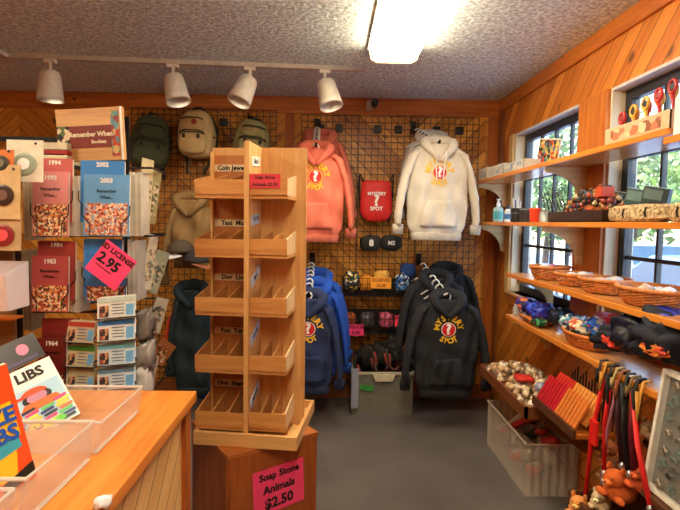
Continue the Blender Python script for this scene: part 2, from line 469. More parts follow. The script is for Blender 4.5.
# ------------------------------------------------------------------ world & lights
wd = bpy.data.worlds.new('w'); SC.world = wd; wd.use_nodes = True
nt = wd.node_tree; bg = nt.nodes['Background']
sky = nt.nodes.new('ShaderNodeTexSky'); sky.sky_type = 'NISHITA'; sky.sun_elevation = math.radians(48); sky.sun_rotation = math.radians(-35); sky.sun_disc = False
nt.links.new(sky.outputs[0], bg.inputs[0]); bg.inputs[1].default_value = 0.6
def light(kind, name, loc, e, c, **k):
    l = bpy.data.lights.new(name, kind); l.energy = e; l.color = c
    for a, b in k.items(): setattr(l, a, b)
    o = bpy.data.objects.new(name, l); COL.objects.link(o); o.location = loc; return o
s = light('SUN', 'sun', (0, 0, 8), 4.0, (1, .95, .85), angle=.01); s.rotation_euler = (math.radians(38), math.radians(-30), 0)
DIFF = emis('fluorescent_diffuser', (255, 214, 140), 1.0)
def fixture(x, y, label, st):
    r = thing('fluorescent_light', label, 'ceiling light', (x, y, ZC), group='ceiling fluorescent fixtures')
    MB().bx(x - .15, x + .15, y - .62, y + .62, ZC - .02, ZC).build('housing', WHITE, r)
    d = MB(); prof = [(-.135, 0), (-.125, -.05), (-.09, -.068), (.09, -.068), (.125, -.05), (.135, 0)]
    d.loft([[V((x + a, yy, ZC - .02 + b)) for a, b in prof] for yy in (y - .6, y + .6)])
    d.build('diffuser', emis('fluorescent_diffuser', (255, 238, 204), st), r, bevel=.004)
    e = MB()
    for yy in (y - .615, y + .615): e.prism([(a * 1.05, b * 1.05) for a, b in prof], (x, yy + .008, ZC - .02), (1, 0, 0), (0, 0, 1), .016)
    e.build('end_cap', M((225, 205, 150), .4), r)
fixture(.345, 2.27, 'long fluorescent ceiling light over the aisle', 12)
fixture(.0, .2, 'added fluorescent fill light out of view above the camera', 15)  # unseen fixture, added to fill the room with light
fixture(-1.9, .9, 'added fluorescent fill light out of view over the counter', 12)  # another added fixture outside the view, brightens the left side

# track light
SPW = 8
railY = lambda x: 3.27 + (x - .2) * .055
zt = 2.425
b = MB(); b.box((-1.06, railY(-1.06), (zt - .012 + ZC) / 2), (2.54, .035, ZC - zt + .012), rotm(0, 0, .055)); b.build('track_rail', M((190, 180, 165), .4), label='thin white track light rail across the ceiling', cat='track rail', bevel=.002)
b = MB(); p0 = at(22, 63, Z=zt); p1 = at(-30, 36, Z=zt); b.tube([p0, p1], .014, 6)
b.box(p0 + V((-.02, -.01, 0)), (.09, .03, .025), rotm(0, 0, math.atan2((p1 - p0).y, (p1 - p0).x)))
b.build('track_rail', M((215, 210, 205), .4), label='short white track rail with a connector at the left edge of the ceiling', cat='track rail')
def spot(px, py, tilt, label):
    c = at(px, py, Y=3.2); c = at(px, py, Y=railY(c.x)); ty = railY(c.x); r = thing('track_spotlight', label, 'spotlight', (c.x, ty, zt - .012), group='spotlights on the ceiling track')
    m = M((222, 214, 198), .4)
    MB().box((c.x, ty, zt - .022), (.07, .03, .02)).tube([(c.x, ty, zt - .03), (c.x, ty, zt - .085)], .011, 8).build('bracket', m, r)
    R = rotm(*tilt); o = V((c.x, ty, zt - .075))
    h = MB(); h.lathe([(.03, 0), (.052, -.012), (.06, -.03), (.072, -.15), (.076, -.185), (.070, -.185), (.05, -.06), (.01, -.05)], o, 24, R=R); h.build('lamp_shade', m, r, smooth=True)
    MB().blob(o + R @ V((0, 0, -.10)), (.045, .045, .05), amp=0).build('bulb', M((240, 235, 220), .2), r, smooth=True)
    l = light('SPOT', 'spot_lamp', o + R @ V((0, 0, -.155)), SPW, (1, .86, .66), spot_size=math.radians(105), spot_blend=.9, shadow_soft_size=.04)
    l.rotation_euler = (Matrix.Rotation(.55, 3, 'X') @ R).to_euler()
spot(50, 62, (0, .02, 0), 'white track spotlight above the wooden header sign, the leftmost')
spot(173, 70, (-.2, -.25, 0), 'white track spotlight above the beige backpack')
spot(250, 72, (-.3, .35, 0), 'white track spotlight above the bin rack')
spot(325, 74, (-.25, -.25, 0), 'white track spotlight at the right end of the rail')
# small sensor on back wall
c = at(373, 107, Y=4.0); r = thing('wall_camera', 'small white and black camera high on the back wall', 'camera', (c.x, YB, c.z))
MB().bx(c.x - .05, c.x - .005, YB - .07, YB - .018, c.z - .02, c.z + .05).build('mount', M((205, 190, 170), .5), r, bevel=.004)
MB().lathe([(.02, 0), (.028, .02), (.028, .07), (.015, .09)], (c.x + .01, YB - .07, c.z + .01), 14, R=rotm(PI / 2.4)).build('lens_body', M((40, 50, 60), .3), r, smooth=True)
# ------------------------------------------------------------------ wire grid panels on the back wall
def grid(x0, x1, z0, z1, label, sp=.0508):
    r = thing('wire_grid_panel', label, 'grid panel', ((x0 + x1) / 2, YB - .035, z0), group='black wire grid panels on the back wall')
    b = MB(); y = YB - .035
    nx = max(2, round((x1 - x0) / sp)); nz = round((z1 - z0) / sp)
    for i in range(nx + 1):
        x = x0 + (x1 - x0) * i / nx; b.bx(x - .0022, x + .0022, y - .003, y + .003, z0, z1)
    for j in range(nz + 1):
        z = z0 + (z1 - z0) * j / nz; b.bx(x0, x1, y + .003, y + .009, z - .0022, z + .0022)
    b.build('wire_mesh', BLACK, r)
    for x in (x0 + .15, x1 - .15):
        for z in (z0 + .2, z1 - .1):
            MB().bx(x - .03, x + .03, y + .006, YB - .001, z - .03, z + .03).build('wall_clip', BLACK, r, bevel=.004)
    return r
gz = at(330, 116, Y=YB).z
grid(at(132, 0, Y=YB).x, at(204, 0, Y=YB).x, .15, gz + .03, 'black wire grid panel behind the green and beige backpacks')
grid(at(205, 0, Y=YB).x, at(278, 0, Y=YB).x, .15, gz + .03, 'black wire grid panel behind the olive backpack and the bin rack')
grid(at(303, 0, Y=YB).x, at(360, 0, Y=YB).x, .15, gz, 'black wire grid panel behind the coral and blue hoodies')
grid(at(361, 0, Y=YB).x, at(420, 0, Y=YB).x, .15, gz, 'black wire grid panel behind the red drawstring bag')
grid(at(421, 0, Y=YB).x, at(482, 0, Y=YB).x, .15, gz, 'black wire grid panel behind the white and black hoodies')

def lerp(tab, z):
    for (a, b), (c, d) in zip(tab, tab[1:]):
        if z <= c: return b + (d - b) * max(0, (z - a)) / (c - a)
    return tab[-1][1]

# ------------------------------------------------------------------ hoodies
def arc_text(mb, s, ctr, rad, a0, a1, size, F):
    n = len(s)
    for i, ch in enumerate(s):
        a = a0 + (a1 - a0) * i / (n - 1); vs, fs = text_geo(ch, size)
        px, pz = ctr[0] + rad * math.cos(a), ctr[1] + rad * math.sin(a); rot = a - PI / 2 if rad > 0 else a + PI / 2
        if a0 < a1: rot = a + PI / 2
        out = []
        for v in vs:
            x = px + v.x * math.cos(rot) - v.y * math.sin(rot); z = pz + v.x * math.sin(rot) + v.y * math.cos(rot)
            out.append(F(x, z))
        mb.add(out, fs)

def hoodie(name, label, cat, X, Y, zh, col, H=.64, wk=1.0, rz=0, seed=0, print_=None, group=None, splay=.06, strings=None, arms=(1, 1)):
    """built round the origin facing -Y with the hem at z=0"""
    root = thing(name, label, cat, (X, Y, zh), rz, group)
    Mx = abs_mat(root)
    rib = M(tuple(int(c * .88) for c in col), .9, bump=.4, bs=400, name='rib_knit')
    cl = M(col, .9, var=.08, scale=8, bump=.25, bs=500, name='sweatshirt_cloth')
    wt = [(0, .175 * wk), (.05, .205 * wk), (.2, .215 * wk), (H - .16, .225 * wk), (H - .07, .215 * wk), (H - .02, .13 * wk), (H, .075)]
    dt = [(0, .045), (.06, .062), (.3, .06), (H - .1, .055), (H, .045)]
    def fold(x, z):
        k = .010 if print_ is None else .010 * min(1, max(0, (abs(x) / .11) ** 2 + (abs(z - (H - .2)) / .16) ** 2))
        k *= min(1, z / .06)
        return k * (math.sin(x * 38 + z * 5 + seed) + .7 * math.sin(x * 71 - z * 16 + seed * 2.3) + .8 * math.sin(z * 30 + x * 18 + seed))
    def front(x, z, off=0.0):
        w = lerp(wt, z); d = lerp(dt, z)
        q = min(.999, abs(x) / w)
        return V((x, -d * (1 - q ** 2.6) ** (1 / 2.6) + fold(x, z) - off, z))
    F = lambda off: (lambda x, z: Mx @ front(x, z, off))
    b = MB(); rings = []; n = 56
    for j in range(33):
        z = H * j / 32; w = lerp(wt, z); d = lerp(dt, z); ring = []
        for k in range(n):
            a = 2 * PI * k / n; c, s_ = math.cos(a), math.sin(a)
            x = w * math.copysign(abs(c) ** .77, c); y = d * math.copysign(abs(s_) ** .77, s_)
            if s_ < 0: y = front(x, z).y
            else: y += fold(x, z) * .5
            ring.append(Mx @ V((x, y, z)))
        rings.append(ring)
    b.loft(rings); b.build('torso', cl, root, smooth=True)
    b = MB(); rings = []
    for z, g in ((-.045, .0), (-.04, .006), (.0, .012), (.012, .004)):
        rings.append([Mx @ V(((.172 * wk + g) * math.copysign(abs(math.cos(a)) ** .77, math.cos(a)), (.046 + g) * math.copysign(abs(math.sin(a)) ** .77, math.sin(a)), z)) for a in [2 * PI * k / 40 for k in range(40)]])
    b.loft(rings); b.build('waistband', rib, root, smooth=True)
    for sd, on in zip((-1, 1), arms):
        if not on: continue
        sw = wk * .225
        P = [V((sd * (sw - .09), .0, H - .05)), V((sd * (sw - .045), -.002, H - .085)), V((sd * (sw - .02 + splay * .45), -.01, H - .22)), V((sd * (sw - .01 + splay * .85), -.02, H - .38)), V((sd * (sw + splay * .95), -.02, H - .52)), V((sd * (sw - .005 + splay), -.02, H - .58))]
        R_ = [.05, .078, .074, .068, .060, .042]
        # densify
        pts = []; rs = []
        for i in range(len(P) - 1):
            for q in range(5):
                f_ = q / 5; pts.append(P[i].lerp(P[i + 1], f_)); r_ = R_[i] + (R_[i + 1] - R_[i]) * f_
                rs.append(r_ * (1 + .06 * math.sin(len(pts) * 1.9 + seed + sd) + .05 * math.sin(len(pts) * 3.3)))
        b = MB(); b.tube([Mx @ p for p in pts], rs, 18, flat=.38); b.build('sleeve', cl, root, smooth=True)
        e = pts[-1]; b = MB(); b.tube([Mx @ (e + V((0, 0, .005))), Mx @ (e + V((0, 0, -.02))), Mx @ (e + V((0, 0, -.065)))], [.038, .04, .036], 16, flat=.62)
        b.build('cuff', rib, root, smooth=True)
    # hood: two collar rolls that meet at the throat, back drape
    b = MB()
    arch = [(-.005, -.062, H - .12), (-.05, -.066, H - .065), (-.09, -.05, H - .025), (-.10, -.01, H + .01), (-.06, .035, H + .028), (0, .05, H + .034), (.06, .035, H + .028), (.10, -.01, H + .01), (.09, -.05, H - .025), (.05, -.066, H - .065), (.005, -.062, H - .12)]
    pts = [];
    for i in range(len(arch) - 1):
        for q in range(3): pts.append(V(arch[i]).lerp(V(arch[i + 1]), q / 3))
    pts.append(V(arch[-1]))
    b.tube([Mx @ p for p in pts], [.016 + .026 * math.sin(PI * i / (len(pts) - 1)) * (1 + .1 * math.sin(i * 1.7 + seed)) for i in range(len(pts))], 12)
    b.blob(Mx @ V((0, .045, H - .03)), (.10, .03, .07), seed, .15)
    b.build('hood', cl, root, smooth=True)
    if strings:
        for sd in (-1, 1):
            b = MB(); pp = [V((sd * .03, -.095, H - .055)), V((sd * .032, -.1, H - .1))]
            for q in range(5): z = H - .14 - q * .03; pp.append(front(sd * (.03 - .002 * q), z, .008))
            b.tube([Mx @ p for p in pp], .0042, 6); b.build('drawstring', M(strings, .8), root, smooth=True)
    if print_:
        # pocket
        b = MB(); po = [(-.13, .05), (-.13, .12), (-.085, .235), (.085, .235), (.13, .12), (.13, .05)]
        rows = []
        for j in range(9):
            z = .05 + .185 * j / 8; hw = .13 if z < .12 else .13 - .045 * (z - .12) / .115
            rows.append([front(-hw + 2 * hw * k / 12, z, .010) for k in range(13)])
        vs = [Mx @ p for r in rows for p in r]; fs = [(j * 13 + k, j * 13 + k + 1, (j + 1) * 13 + k + 1, (j + 1) * 13 + k) for j in range(8) for k in range(12)]
        b.add(vs, fs); b.build('pocket', cl, root, smooth=True, solid=.006)
        cz = H - .2; R0 = .045
        yel = M((248, 196, 30), .5, var=0); red = M((214, 30, 34), .5, var=0); wh = M((248, 244, 238), .5, var=0)
        def disc(r, off, m, nm):
            b = MB(); vs = [F(off)(0, cz)]; fs = []
            for q in (1, 2, 3, 4):
                for k in range(28): vs.append(F(off)(r * q / 4 * math.cos(2 * PI * k / 28), cz + r * q / 4 * math.sin(2 * PI * k / 28)))
            for k in range(28):
                fs.append((0, 1 + k, 1 + (k + 1) % 28))
                for q in range(3): fs.append((1 + q * 28 + k, 1 + (q + 1) * 28 + k, 1 + (q + 1) * 28 + (k + 1) % 28, 1 + q * 28 + (k + 1) % 28))
            b.add(vs, fs); b.build(nm, m, root)
        disc(R0 + .005, .0035, wh if print_ != 'w' else yel, 'emblem_ring'); disc(R0, .0045, red, 'emblem_disc')
        b = MB(); vs, fs = text_geo('?', .10); b.add([F(.006)(v.x * 1.15, cz + v.y * 1.0) for v in vs], fs); b.build('question_mark', wh, root)
        b = MB(); arc_text(b, 'MYSTERY', (0, cz), R0 + .036, PI * .93, PI * .07, .056, F(.005)); b.build('arched_lettering', yel, root)
        b = MB(); arc_text(b, 'SPOT', (0, cz), R0 + .034, PI * 1.31, PI * 1.69, .052, F(.005)); b.build('lower_lettering', yel, root)
    return root

def hanger(X, Y, z, label, group, rz=0, w=.085):
    r = thing('clothes_hanger', label, 'hanger', (X, Y, z), rz, group); Mx = abs_mat(r)
    b = MB(); hk = [V((0, 0, 0)), V((0, 0, .05))] + [V((.022 * math.cos(a) - .0, 0, .075 + .022 * math.sin(a))) for a in [(-.5 + 1.25 * q / 8) * PI * -1 for q in range(9)][::-1]][::-1]
    hk = [V((0, 0, 0)), V((0, 0, .045))] + [V((.024 * math.sin(a), 0, .069 - .024 * math.cos(a))) for a in [PI * 1.35 * q / 9 for q in range(10)]]
    b.tube([Mx @ p for p in hk], .006, 6); b.build('hook', WHITE, r, smooth=True)
    b = MB(); b.tube([Mx @ V(p) for p in ((-w, 0, -.05), (-w * .5, 0, -.022), (0, 0, 0), (w * .5, 0, -.022), (w, 0, -.05))], .006, 6)
    b.build('shoulder_bar', WHITE, r, smooth=True)
    return r

def faceout(X1, y0, z0, y1, z1, label, X):
    r = thing('garment_hook', label, 'garment hook', (X, y0, z0))
    b = MB(); b.tube([(X, y0, z0), (X1, y1, z1)], .009, 4); b.tube([(X1, y1, z1), (X1, y1 - .004, z1 + .025)], .008, 4); b.build('sloping_bar', BLKM, r)
    MB().bx(X - .02, X + .02, y0 - .012, y0 + .012, z0 - .05, z0 + .04).build('grid_clip', BLKM, r, bevel=.003)

def hang_set(pxy, Yf, hem_px, cols, names, grp, label_arm, wk, prints, lean=0, n=7, rz=0, strings=None, H=.64, splay=.06, hk=None):
    """front garment hook at pixel-measured place, others behind it, up the sloping arm"""
    top = at(pxy[0], pxy[1], Y=Yf)
    return top

# coral
def garment_row(cx, topz, Yf, arm_top_z, items, hlab, hgrp, armlab, n=7, sk=0.0, Yw=YB - .045):
    Ya = Yw
    def armz(y): return topz + (arm_top_z - topz) * (y - Yf) / (Ya - Yf)
    X = cx
    def ax(y): return X - sk * (y - Yf) / (Ya - Yf)
    faceout(X, Ya, arm_top_z, Yf - .02, topz - .005, armlab, ax(Ya))
    for k in range(n):
        y = Yf + .01 + (Ya - Yf - .06) * k / n
        hanger(ax(y) - .004, y, armz(y) - .084 + .0, hlab, hgrp)
    for i, it in enumerate(items):
        it = dict(it); y = Yf + .01 + it.pop('dy', .0); H = it.get('H', .64)
        hoodie(it.pop('name', 'hoodie'), it.pop('label'), 'hoodie', ax(y) + it.pop('dx', 0), y, armz(y) - .084 - H - .0 + it.pop('dz', .02), **it)

def px_top(px, py, Y): return at(px, py, Y=Y)
p = px_top(316, 150, 3.62)
garment_row(p.x, p.z + .03, 3.62, p.z + .26, [
    dict(label='coral hoodie with a round question mark print hanging behind the bin rack', col=(230, 122, 96), print_='w', seed=1, H=.62, wk=.95, splay=.05, dz=.055),
    dict(label='second coral hoodie, mostly hidden behind the front coral one', col=(220, 118, 96), dy=.31, dx=.02, seed=4, H=.60, wk=.9)],
    'white plastic hanger on the arm above the coral hoodies', 'white hangers above the coral hoodies', 'black sloping arm holding the coral hoodies', n=8)
p = px_top(439, 146, 3.55)
garment_row(p.x, p.z + .02, 3.55, p.z + .22, [
    dict(label='off white hoodie with a round question mark print and white drawstrings', col=(222, 214, 198), print_='w', seed=2, H=.63, wk=1.0, splay=.06, strings=(245, 245, 240), dz=.07, rz=.06),
    dict(label='second pale hoodie behind the off white one', col=(206, 200, 188), dy=.38, dx=.11, seed=7, H=.58, wk=.9, splay=.04)],
    'white plastic hanger on the arm above the off white hoodies', 'white hangers above the off white hoodies', 'black sloping arm holding the off white hoodies', n=8, sk=.11)
p = px_top(309, 298, 3.45)
garment_row(p.x, p.z + .03, 3.42, p.z + .24, [
    dict(label='navy hoodie with a round question mark print, low behind the bin rack', col=(38, 52, 92), print_='n', seed=3, H=.62, wk=.82, splay=.04, dz=.05),
    dict(label='bright blue hoodie directly behind the navy one', col=(32, 84, 190), dy=.22, dx=.03, seed=5, H=.62, wk=.9, splay=.045, dz=.03),
    dict(label='blue hoodie nearest the wall behind the bright blue one', col=(40, 92, 196), dy=.40, dx=.035, seed=9, H=.62, wk=.92, splay=.05, dz=.02)],
    'white plastic hanger on the arm above the blue hoodies', 'white hangers above the blue hoodies', 'black sloping arm holding the blue hoodies', n=8)
p = px_top(448, 300, 3.40)
garment_row(p.x, p.z + .03, 3.40, p.z + .24, [
    dict(label='black hoodie with a round red question mark print hanging low', col=(34, 36, 42), print_='k', seed=6, H=.64, wk=1.03, splay=.055, dz=.055),
    dict(label='dark charcoal hoodie directly behind the printed black one', col=(34, 36, 42), dy=.34, dx=.04, seed=8, H=.63, wk=1.0, splay=.05, dz=.05),
    dict(label='black hoodie nearest the wall behind the printed black one', col=(22, 26, 34), dy=.52, dx=.19, seed=11, H=.63, wk=1.0, splay=.05, dz=.03)],
    'white plastic hanger on the arm above the black hoodies', 'white hangers above the black hoodies', 'black sloping arm holding the black hoodies', n=8, sk=.10)

# ------------------------------------------------------------------ backpacks
def backpack(px, py, w, h, d, col, dark, Y, label, rz=0, tilt=0, badge=None):
    c = at(px, py, Y=Y); R = rotm(0, tilt, rz); r = thing('backpack', label, 'backpack', (c.x, c.y, c.z - h / 2), R=R); Mx = abs_mat(r)
    W = lambda x, y, z: Mx @ V((x, y, z + h / 2))
    cl = M(col, .85, var=.15, scale=12, bump=.3, bs=300, name='canvas'); dk = M(dark, .8, bump=.3, name='webbing')
    def puff(x0, z0, hw, hh, y0, y1, m, nm, top=.75, par=r):
        b = MB(); rings = []
        for y, g in ((y0, .86), (y0 + (y1 - y0) * .15, 1), (y0 + (y1 - y0) * .8, .97), (y1, .80)):
            ring = []
            for k in range(28):
                a = 2 * PI * k / 28; ca, sa = math.cos(a), math.sin(a)
                x = hw * math.copysign(abs(ca) ** .55, ca); z = hh * math.copysign(abs(sa) ** .6, sa)
                x *= (1 - (1 - top) * max(0, z / hh))
                n_ = 1 + .05 * mnoise.noise(V((x * 9, z * 9, px)))
                ring.append(W(x0 + x * g * n_, y, z0 + z * g * n_))
            rings.append(ring)
        b.loft(rings); return b.build(nm, m, par, smooth=True)
    puff(0, 0, w / 2, h / 2, d / 2, -d / 2, cl, 'main_body')
    puff(0, -h * .2, w * .38, h * .25, -d / 2 + .02, -d / 2 - .05, cl, 'front_pocket', .92)
    puff(0, h * .17, w * .33, h * .13, -d / 2 + .02, -d / 2 - .03, cl, 'upper_pocket', .9)
    for z, hw in ((h * .02, .34), (h * .28, .30), (-h * .02, .36)):
        b = MB(); b.tube([W(-w * hw, -d / 2 - .035, z - .01), W(-w * hw * .5, -d / 2 - .052, z), W(w * hw * .5, -d / 2 - .052, z), W(w * hw, -d / 2 - .035, z - .01)], .005, 6); b.build('zip', dk, r, smooth=True)
    b = MB(); b.tube([W(w * .44 * math.cos(a), -d * .28, h * .47 * math.sin(a)) for a in [PI * (.02 + .96 * q / 16) for q in range(17)]], .0055, 6); b.build('main_zip', dk, r, smooth=True)
    b = MB(); b.tube([W(-.035, .02, h * .47), W(-.03, .02, h * .56), W(.03, .02, h * .56), W(.035, .02, h * .47)], .009, 6, flat=.6); b.build('grab_handle', dk, r, smooth=True)
    for sd in (-1, 1):
        b = MB(); b.tube([W(sd * w * .3, d / 2 - .005, h * .4), W(sd * w * .46, d / 2 + .012, h * .1), W(sd * w * .40, d / 2, -h * .35), W(sd * w * .30, d / 2 - .03, -h * .62), W(sd * w * .24, 0, -h * .85)], [.018, .022, .02, .012, .010], 8, flat=.4); b.build('shoulder_strap', dk, r, smooth=True)
        b = MB(); b.tube([W(sd * w * .42, -d * .3, -h * .05), W(sd * w * .52, 0, -h * .07), W(sd * w * .42, d * .3, -h * .05)], .01, 6, flat=.4); b.build('compression_strap', dk, r, smooth=True)
        b = MB(); b.box(W(sd * w * .2, -d / 2 - .058, -h * .1), (.022, .012, .03)); b.build('buckle', BLACK, r, bevel=.003)
    if badge:
        b = MB(); b.lathe([(.02, -.002), (.02, .002)], W(w * .05, -d / 2 - .034, h * .2), 20, R=R @ rotm(PI / 2)); b.build('round_badge', M(badge, .6), r)
    return r
backpack(147, 142, .30, .40, .17, (68, 74, 50), (30, 32, 28), 3.86, 'dark green backpack hanging beside the header sign', rz=.35, tilt=.12)
backpack(196, 134, .27, .36, .16, (212, 190, 134), (50, 46, 32), 3.88, 'beige backpack with a round badge on its upper pocket', rz=-.05, tilt=.03, badge=(150, 60, 40))
backpack(250, 140, .28, .30, .16, (150, 146, 98), (60, 60, 44), 3.88, 'olive backpack hanging behind the top of the bin rack', rz=.2, tilt=.1, badge=(170, 150, 90))
for px, py, l in ((147, 118, 'black grid hook holding the dark green backpack'), (196, 114, 'black grid hook holding the beige backpack'), (250, 118, 'black grid hook holding the olive backpack')):
    c = at(px, py, Y=4.0); b = MB(); b.tube([(c.x, YB - .03, c.z), (c.x, YB - .14, c.z - .01), (c.x, YB - .17, c.z + .02)], .006, 6); b.bx(c.x - .02, c.x + .02, YB - .05, YB - .036, c.z - .02, c.z + .02); b.build('grid_hook', BLKM, label=l, cat='hook')

# ------------------------------------------------------------------ red drawstring bag
r0 = at(376, 205, Y=3.93)
r = thing('drawstring_bag', 'red drawstring bag with white lettering hanging between the hoodies', 'bag', r0)
b = MB(); rings = []
prof = [(-.13, .04, .02), (-.11, .10, .03), (-.06, .125, .04), (.02, .125, .035), (.10, .118, .03), (.17, .112, .02), (.19, .115, .012)]
b = MB(); rings = []
for z, hw, hd in prof:
    rings.append([r0 + V((hw * math.copysign(abs(math.cos(a)) ** .7, math.cos(a)) * (1 + .03 * math.sin(a * 9 + z * 30)), hd * math.sin(a) + .004 * math.sin(a * 7 + z * 40), z)) for a in [2 * PI * k / 32 for k in range(32)]])
b.loft(rings); b.build('pouch', M((214, 34, 30), .6, bump=.3, bs=60), r, smooth=True)
for sd in (-1, 1):
    b = MB(); b.tube([r0 + V((sd * .10, -.01, .18)), r0 + V((sd * .13, .0, .24)), r0 + V((sd * .135, .03, .16)), r0 + V((sd * .12, .0, -.08)), r0 + V((sd * .09, -.01, -.12))], .007, 6); b.build('cord', BLACK, r, smooth=True)
b = MB(); b.text('?', .12, r0 + V((0, -.045, .03)), (1, 0, 0), (0, 0, 1)); b.text('MYSTERY', .034, r0 + V((0, -.045, .085)), (1, 0, 0), (0, 0, 1)); b.text('SPOT', .04, r0 + V((0, -.045, -.03)), (1, 0, 0), (0, 0, 1))
b.build('lettering', M((248, 240, 236), .5, var=0), r)
for i, (px, l, tx) in enumerate(((371, 'black folded pouch with a white emblem below the red bag, the left one', '8'), (391, 'black folded pouch with white lettering below the red bag, the right one', 'MS'))):
    c = at(px, 243, Y=3.95); r = thing('black_pouch', l, 'pouch', (c.x, c.y, c.z - .06))
    MB().blob(c, (.085, .03, .06), i, .15, p=.6).build('pouch_body', M((24, 22, 22), .7), r, smooth=True)
    b = MB(); b.text(tx, .07 if i == 0 else .045, c + V((0, -.036, 0)), (1, 0, 0), (0, 0, 1)); b.build('lettering', M((230, 225, 215), .5), r)
    b = MB(); b.tube([c + V((0, 0, .05)), c + V((0, .05, .075)), c + V((0, .09, .07))], .004, 5); b.build('hanging_loop', BLACK, r)

# ------------------------------------------------------------------ wire baskets with small folded things
def wire_basket(pxl, pxr, py0, py1, Yf, label):
    a = at(pxl, py1, Y=Yf); c = at(pxr, py0, Y=Yf)
    r = thing('wire_basket', label, 'wire basket', ((a.x + c.x) / 2, Yf, a.z))
    b = MB(); x0, x1, z0, z1, y0, y1 = a.x, c.x, a.z, c.z, Yf, YB - .045
    w_ = .0022
    n = int((x1 - x0) / .035)
    for i in range(n + 1):
        x = x0 + (x1 - x0) * i / n; b.bx(x - w_, x + w_, y0 - w_, y0 + w_, z0, z1); b.bx(x - w_, x + w_, y0, y1, z0 - w_, z0 + w_)
    for j in range(4):
        z = z0 + (z1 - z0) * j / 3; b.bx(x0, x1, y0 - w_, y0 + w_, z - w_, z + w_)
        for x in (x0, x1): b.bx(x - w_, x + w_, y0, y1, z - w_, z + w_)
    for q in range(1, 6):
        y = y0 + (y1 - y0) * q / 6; b.bx(x0, x1, y - w_, y + w_, z0 - w_, z0 + w_)
        for x in (x0, x1): b.bx(x - w_, x + w_, y - w_, y + w_, z0, z1)
    b.build('wire_sides', BLACK, r)
    MB().bx(x0, x1, y1, y1 + .006, z0, z1 - .02).build('mounting_plate', BLACK, r)
    return x0, x1, z0, z1, y0, y1
B1 = wire_basket(344, 414, 279, 296, 3.80, 'black wire grid basket in the upper row between the blue and black hoodies')
B2 = wire_basket(341, 414, 312, 334, 3.80, 'black wire grid basket in the lower row between the blue and black hoodies')
rr = random.Random(5)
def soft(px, py, Y, r3, cols, name, label, cat, sd, scale=70, group=None, R=None, p=.7):
    c = at(px, py, Y=Y)
    b = MB(); b.blob(c, r3, sd, .35, 2.2, 18, 12, R=R, p=p)
    m = collage('patterned_cloth', cols, scale) if len(cols) > 1 else M(cols[0], .8, bump=.3, bs=80)
    return b.build(name, m, label=label, cat=cat, smooth=True, group=group)
soft(352, 281, 3.88, (.06, .05, .075), [(20, 20, 24), (235, 230, 215), (40, 90, 80), (210, 160, 40), (24, 20, 20)], 'folded_scarf', 'black and white patterned folded scarf at the left of the upper wire basket', 'scarf', 1, 60)
soft(366, 283, 3.90, (.05, .05, .06), [(236, 150, 30)], 'folded_scarf', 'orange folded scarf in the upper wire basket', 'scarf', 2)
soft(381, 277, 3.92, (.06, .04, .05), [(228, 168, 70)], 'folded_scarf', 'amber folded scarf behind the orange tag', 'scarf', 3)
soft(402, 283, 3.89, (.055, .05, .07), [(40, 110, 210), (235, 240, 245), (20, 30, 60), (90, 160, 220)], 'folded_scarf', 'blue and white patterned folded scarf in the upper wire basket', 'scarf', 4, 60)
soft(408, 271, 3.95, (.06, .03, .06), [(30, 60, 120)], 'knit_cap', 'dark blue knit cap at the back of the upper wire basket', 'cap', 5)
for k, (px, c_, l) in enumerate(((349, (178, 84, 44), 'rust folded pouch in the lower wire basket'), (367, (92, 84, 88), 'grey folded pouch in the lower wire basket'), (386, (214, 96, 130), 'pink folded pouch in the lower wire basket'), (405, (206, 70, 44), 'red orange folded pouch in the lower wire basket'))):
    soft(px, 320, 3.89, (.055, .06, .06), [c_, tuple(int(q * .7) for q in c_), c_], 'folded_pouch', l, 'pouch', 10 + k, 90)
    
def tagc(px, py, Y, w, h, col, lines, label, ink=(60, 10, 30), rz=0, tilt=0, name='price_tag', th=.003, size=None, R=None):
    c = at(px, py, Y=Y); R = R or rotm(0, tilt, rz); r = thing(name, label, 'sign' if name != 'price_tag' else 'price tag', c - R @ V((0, 0, h / 2)), R=R)
    MB().box(c, (w, th, h), R).build('card', M(col, .6, var=.03), r)
    b = MB(); n = len(lines); sz = size or h / n * .8
    for i, l in enumerate(lines):
        b.text(l, sz, c + R @ V((0, -th / 2, h / 2 - h * (i + .5) / n)), R @ V((1, 0, 0)), R @ V((0, 0, 1)))
    b.build('lettering', M(ink, .6, var=0), r); return r
tagc(381, 283, 3.79, .155, .085, (246, 162, 34), ['SCARVES', '12.00'], 'orange price tag on the upper wire basket', (150, 70, 10))
tagc(356, 330, 3.79, .12, .085, (244, 56, 120), ['POUCH', '5.00'], 'hot pink price tag below the left of the lower wire basket')
tagc(403, 321, 3.79, .125, .085, (244, 60, 90), ['POUCH', '6.00'], 'pinkish red price tag on the right of the lower wire basket')

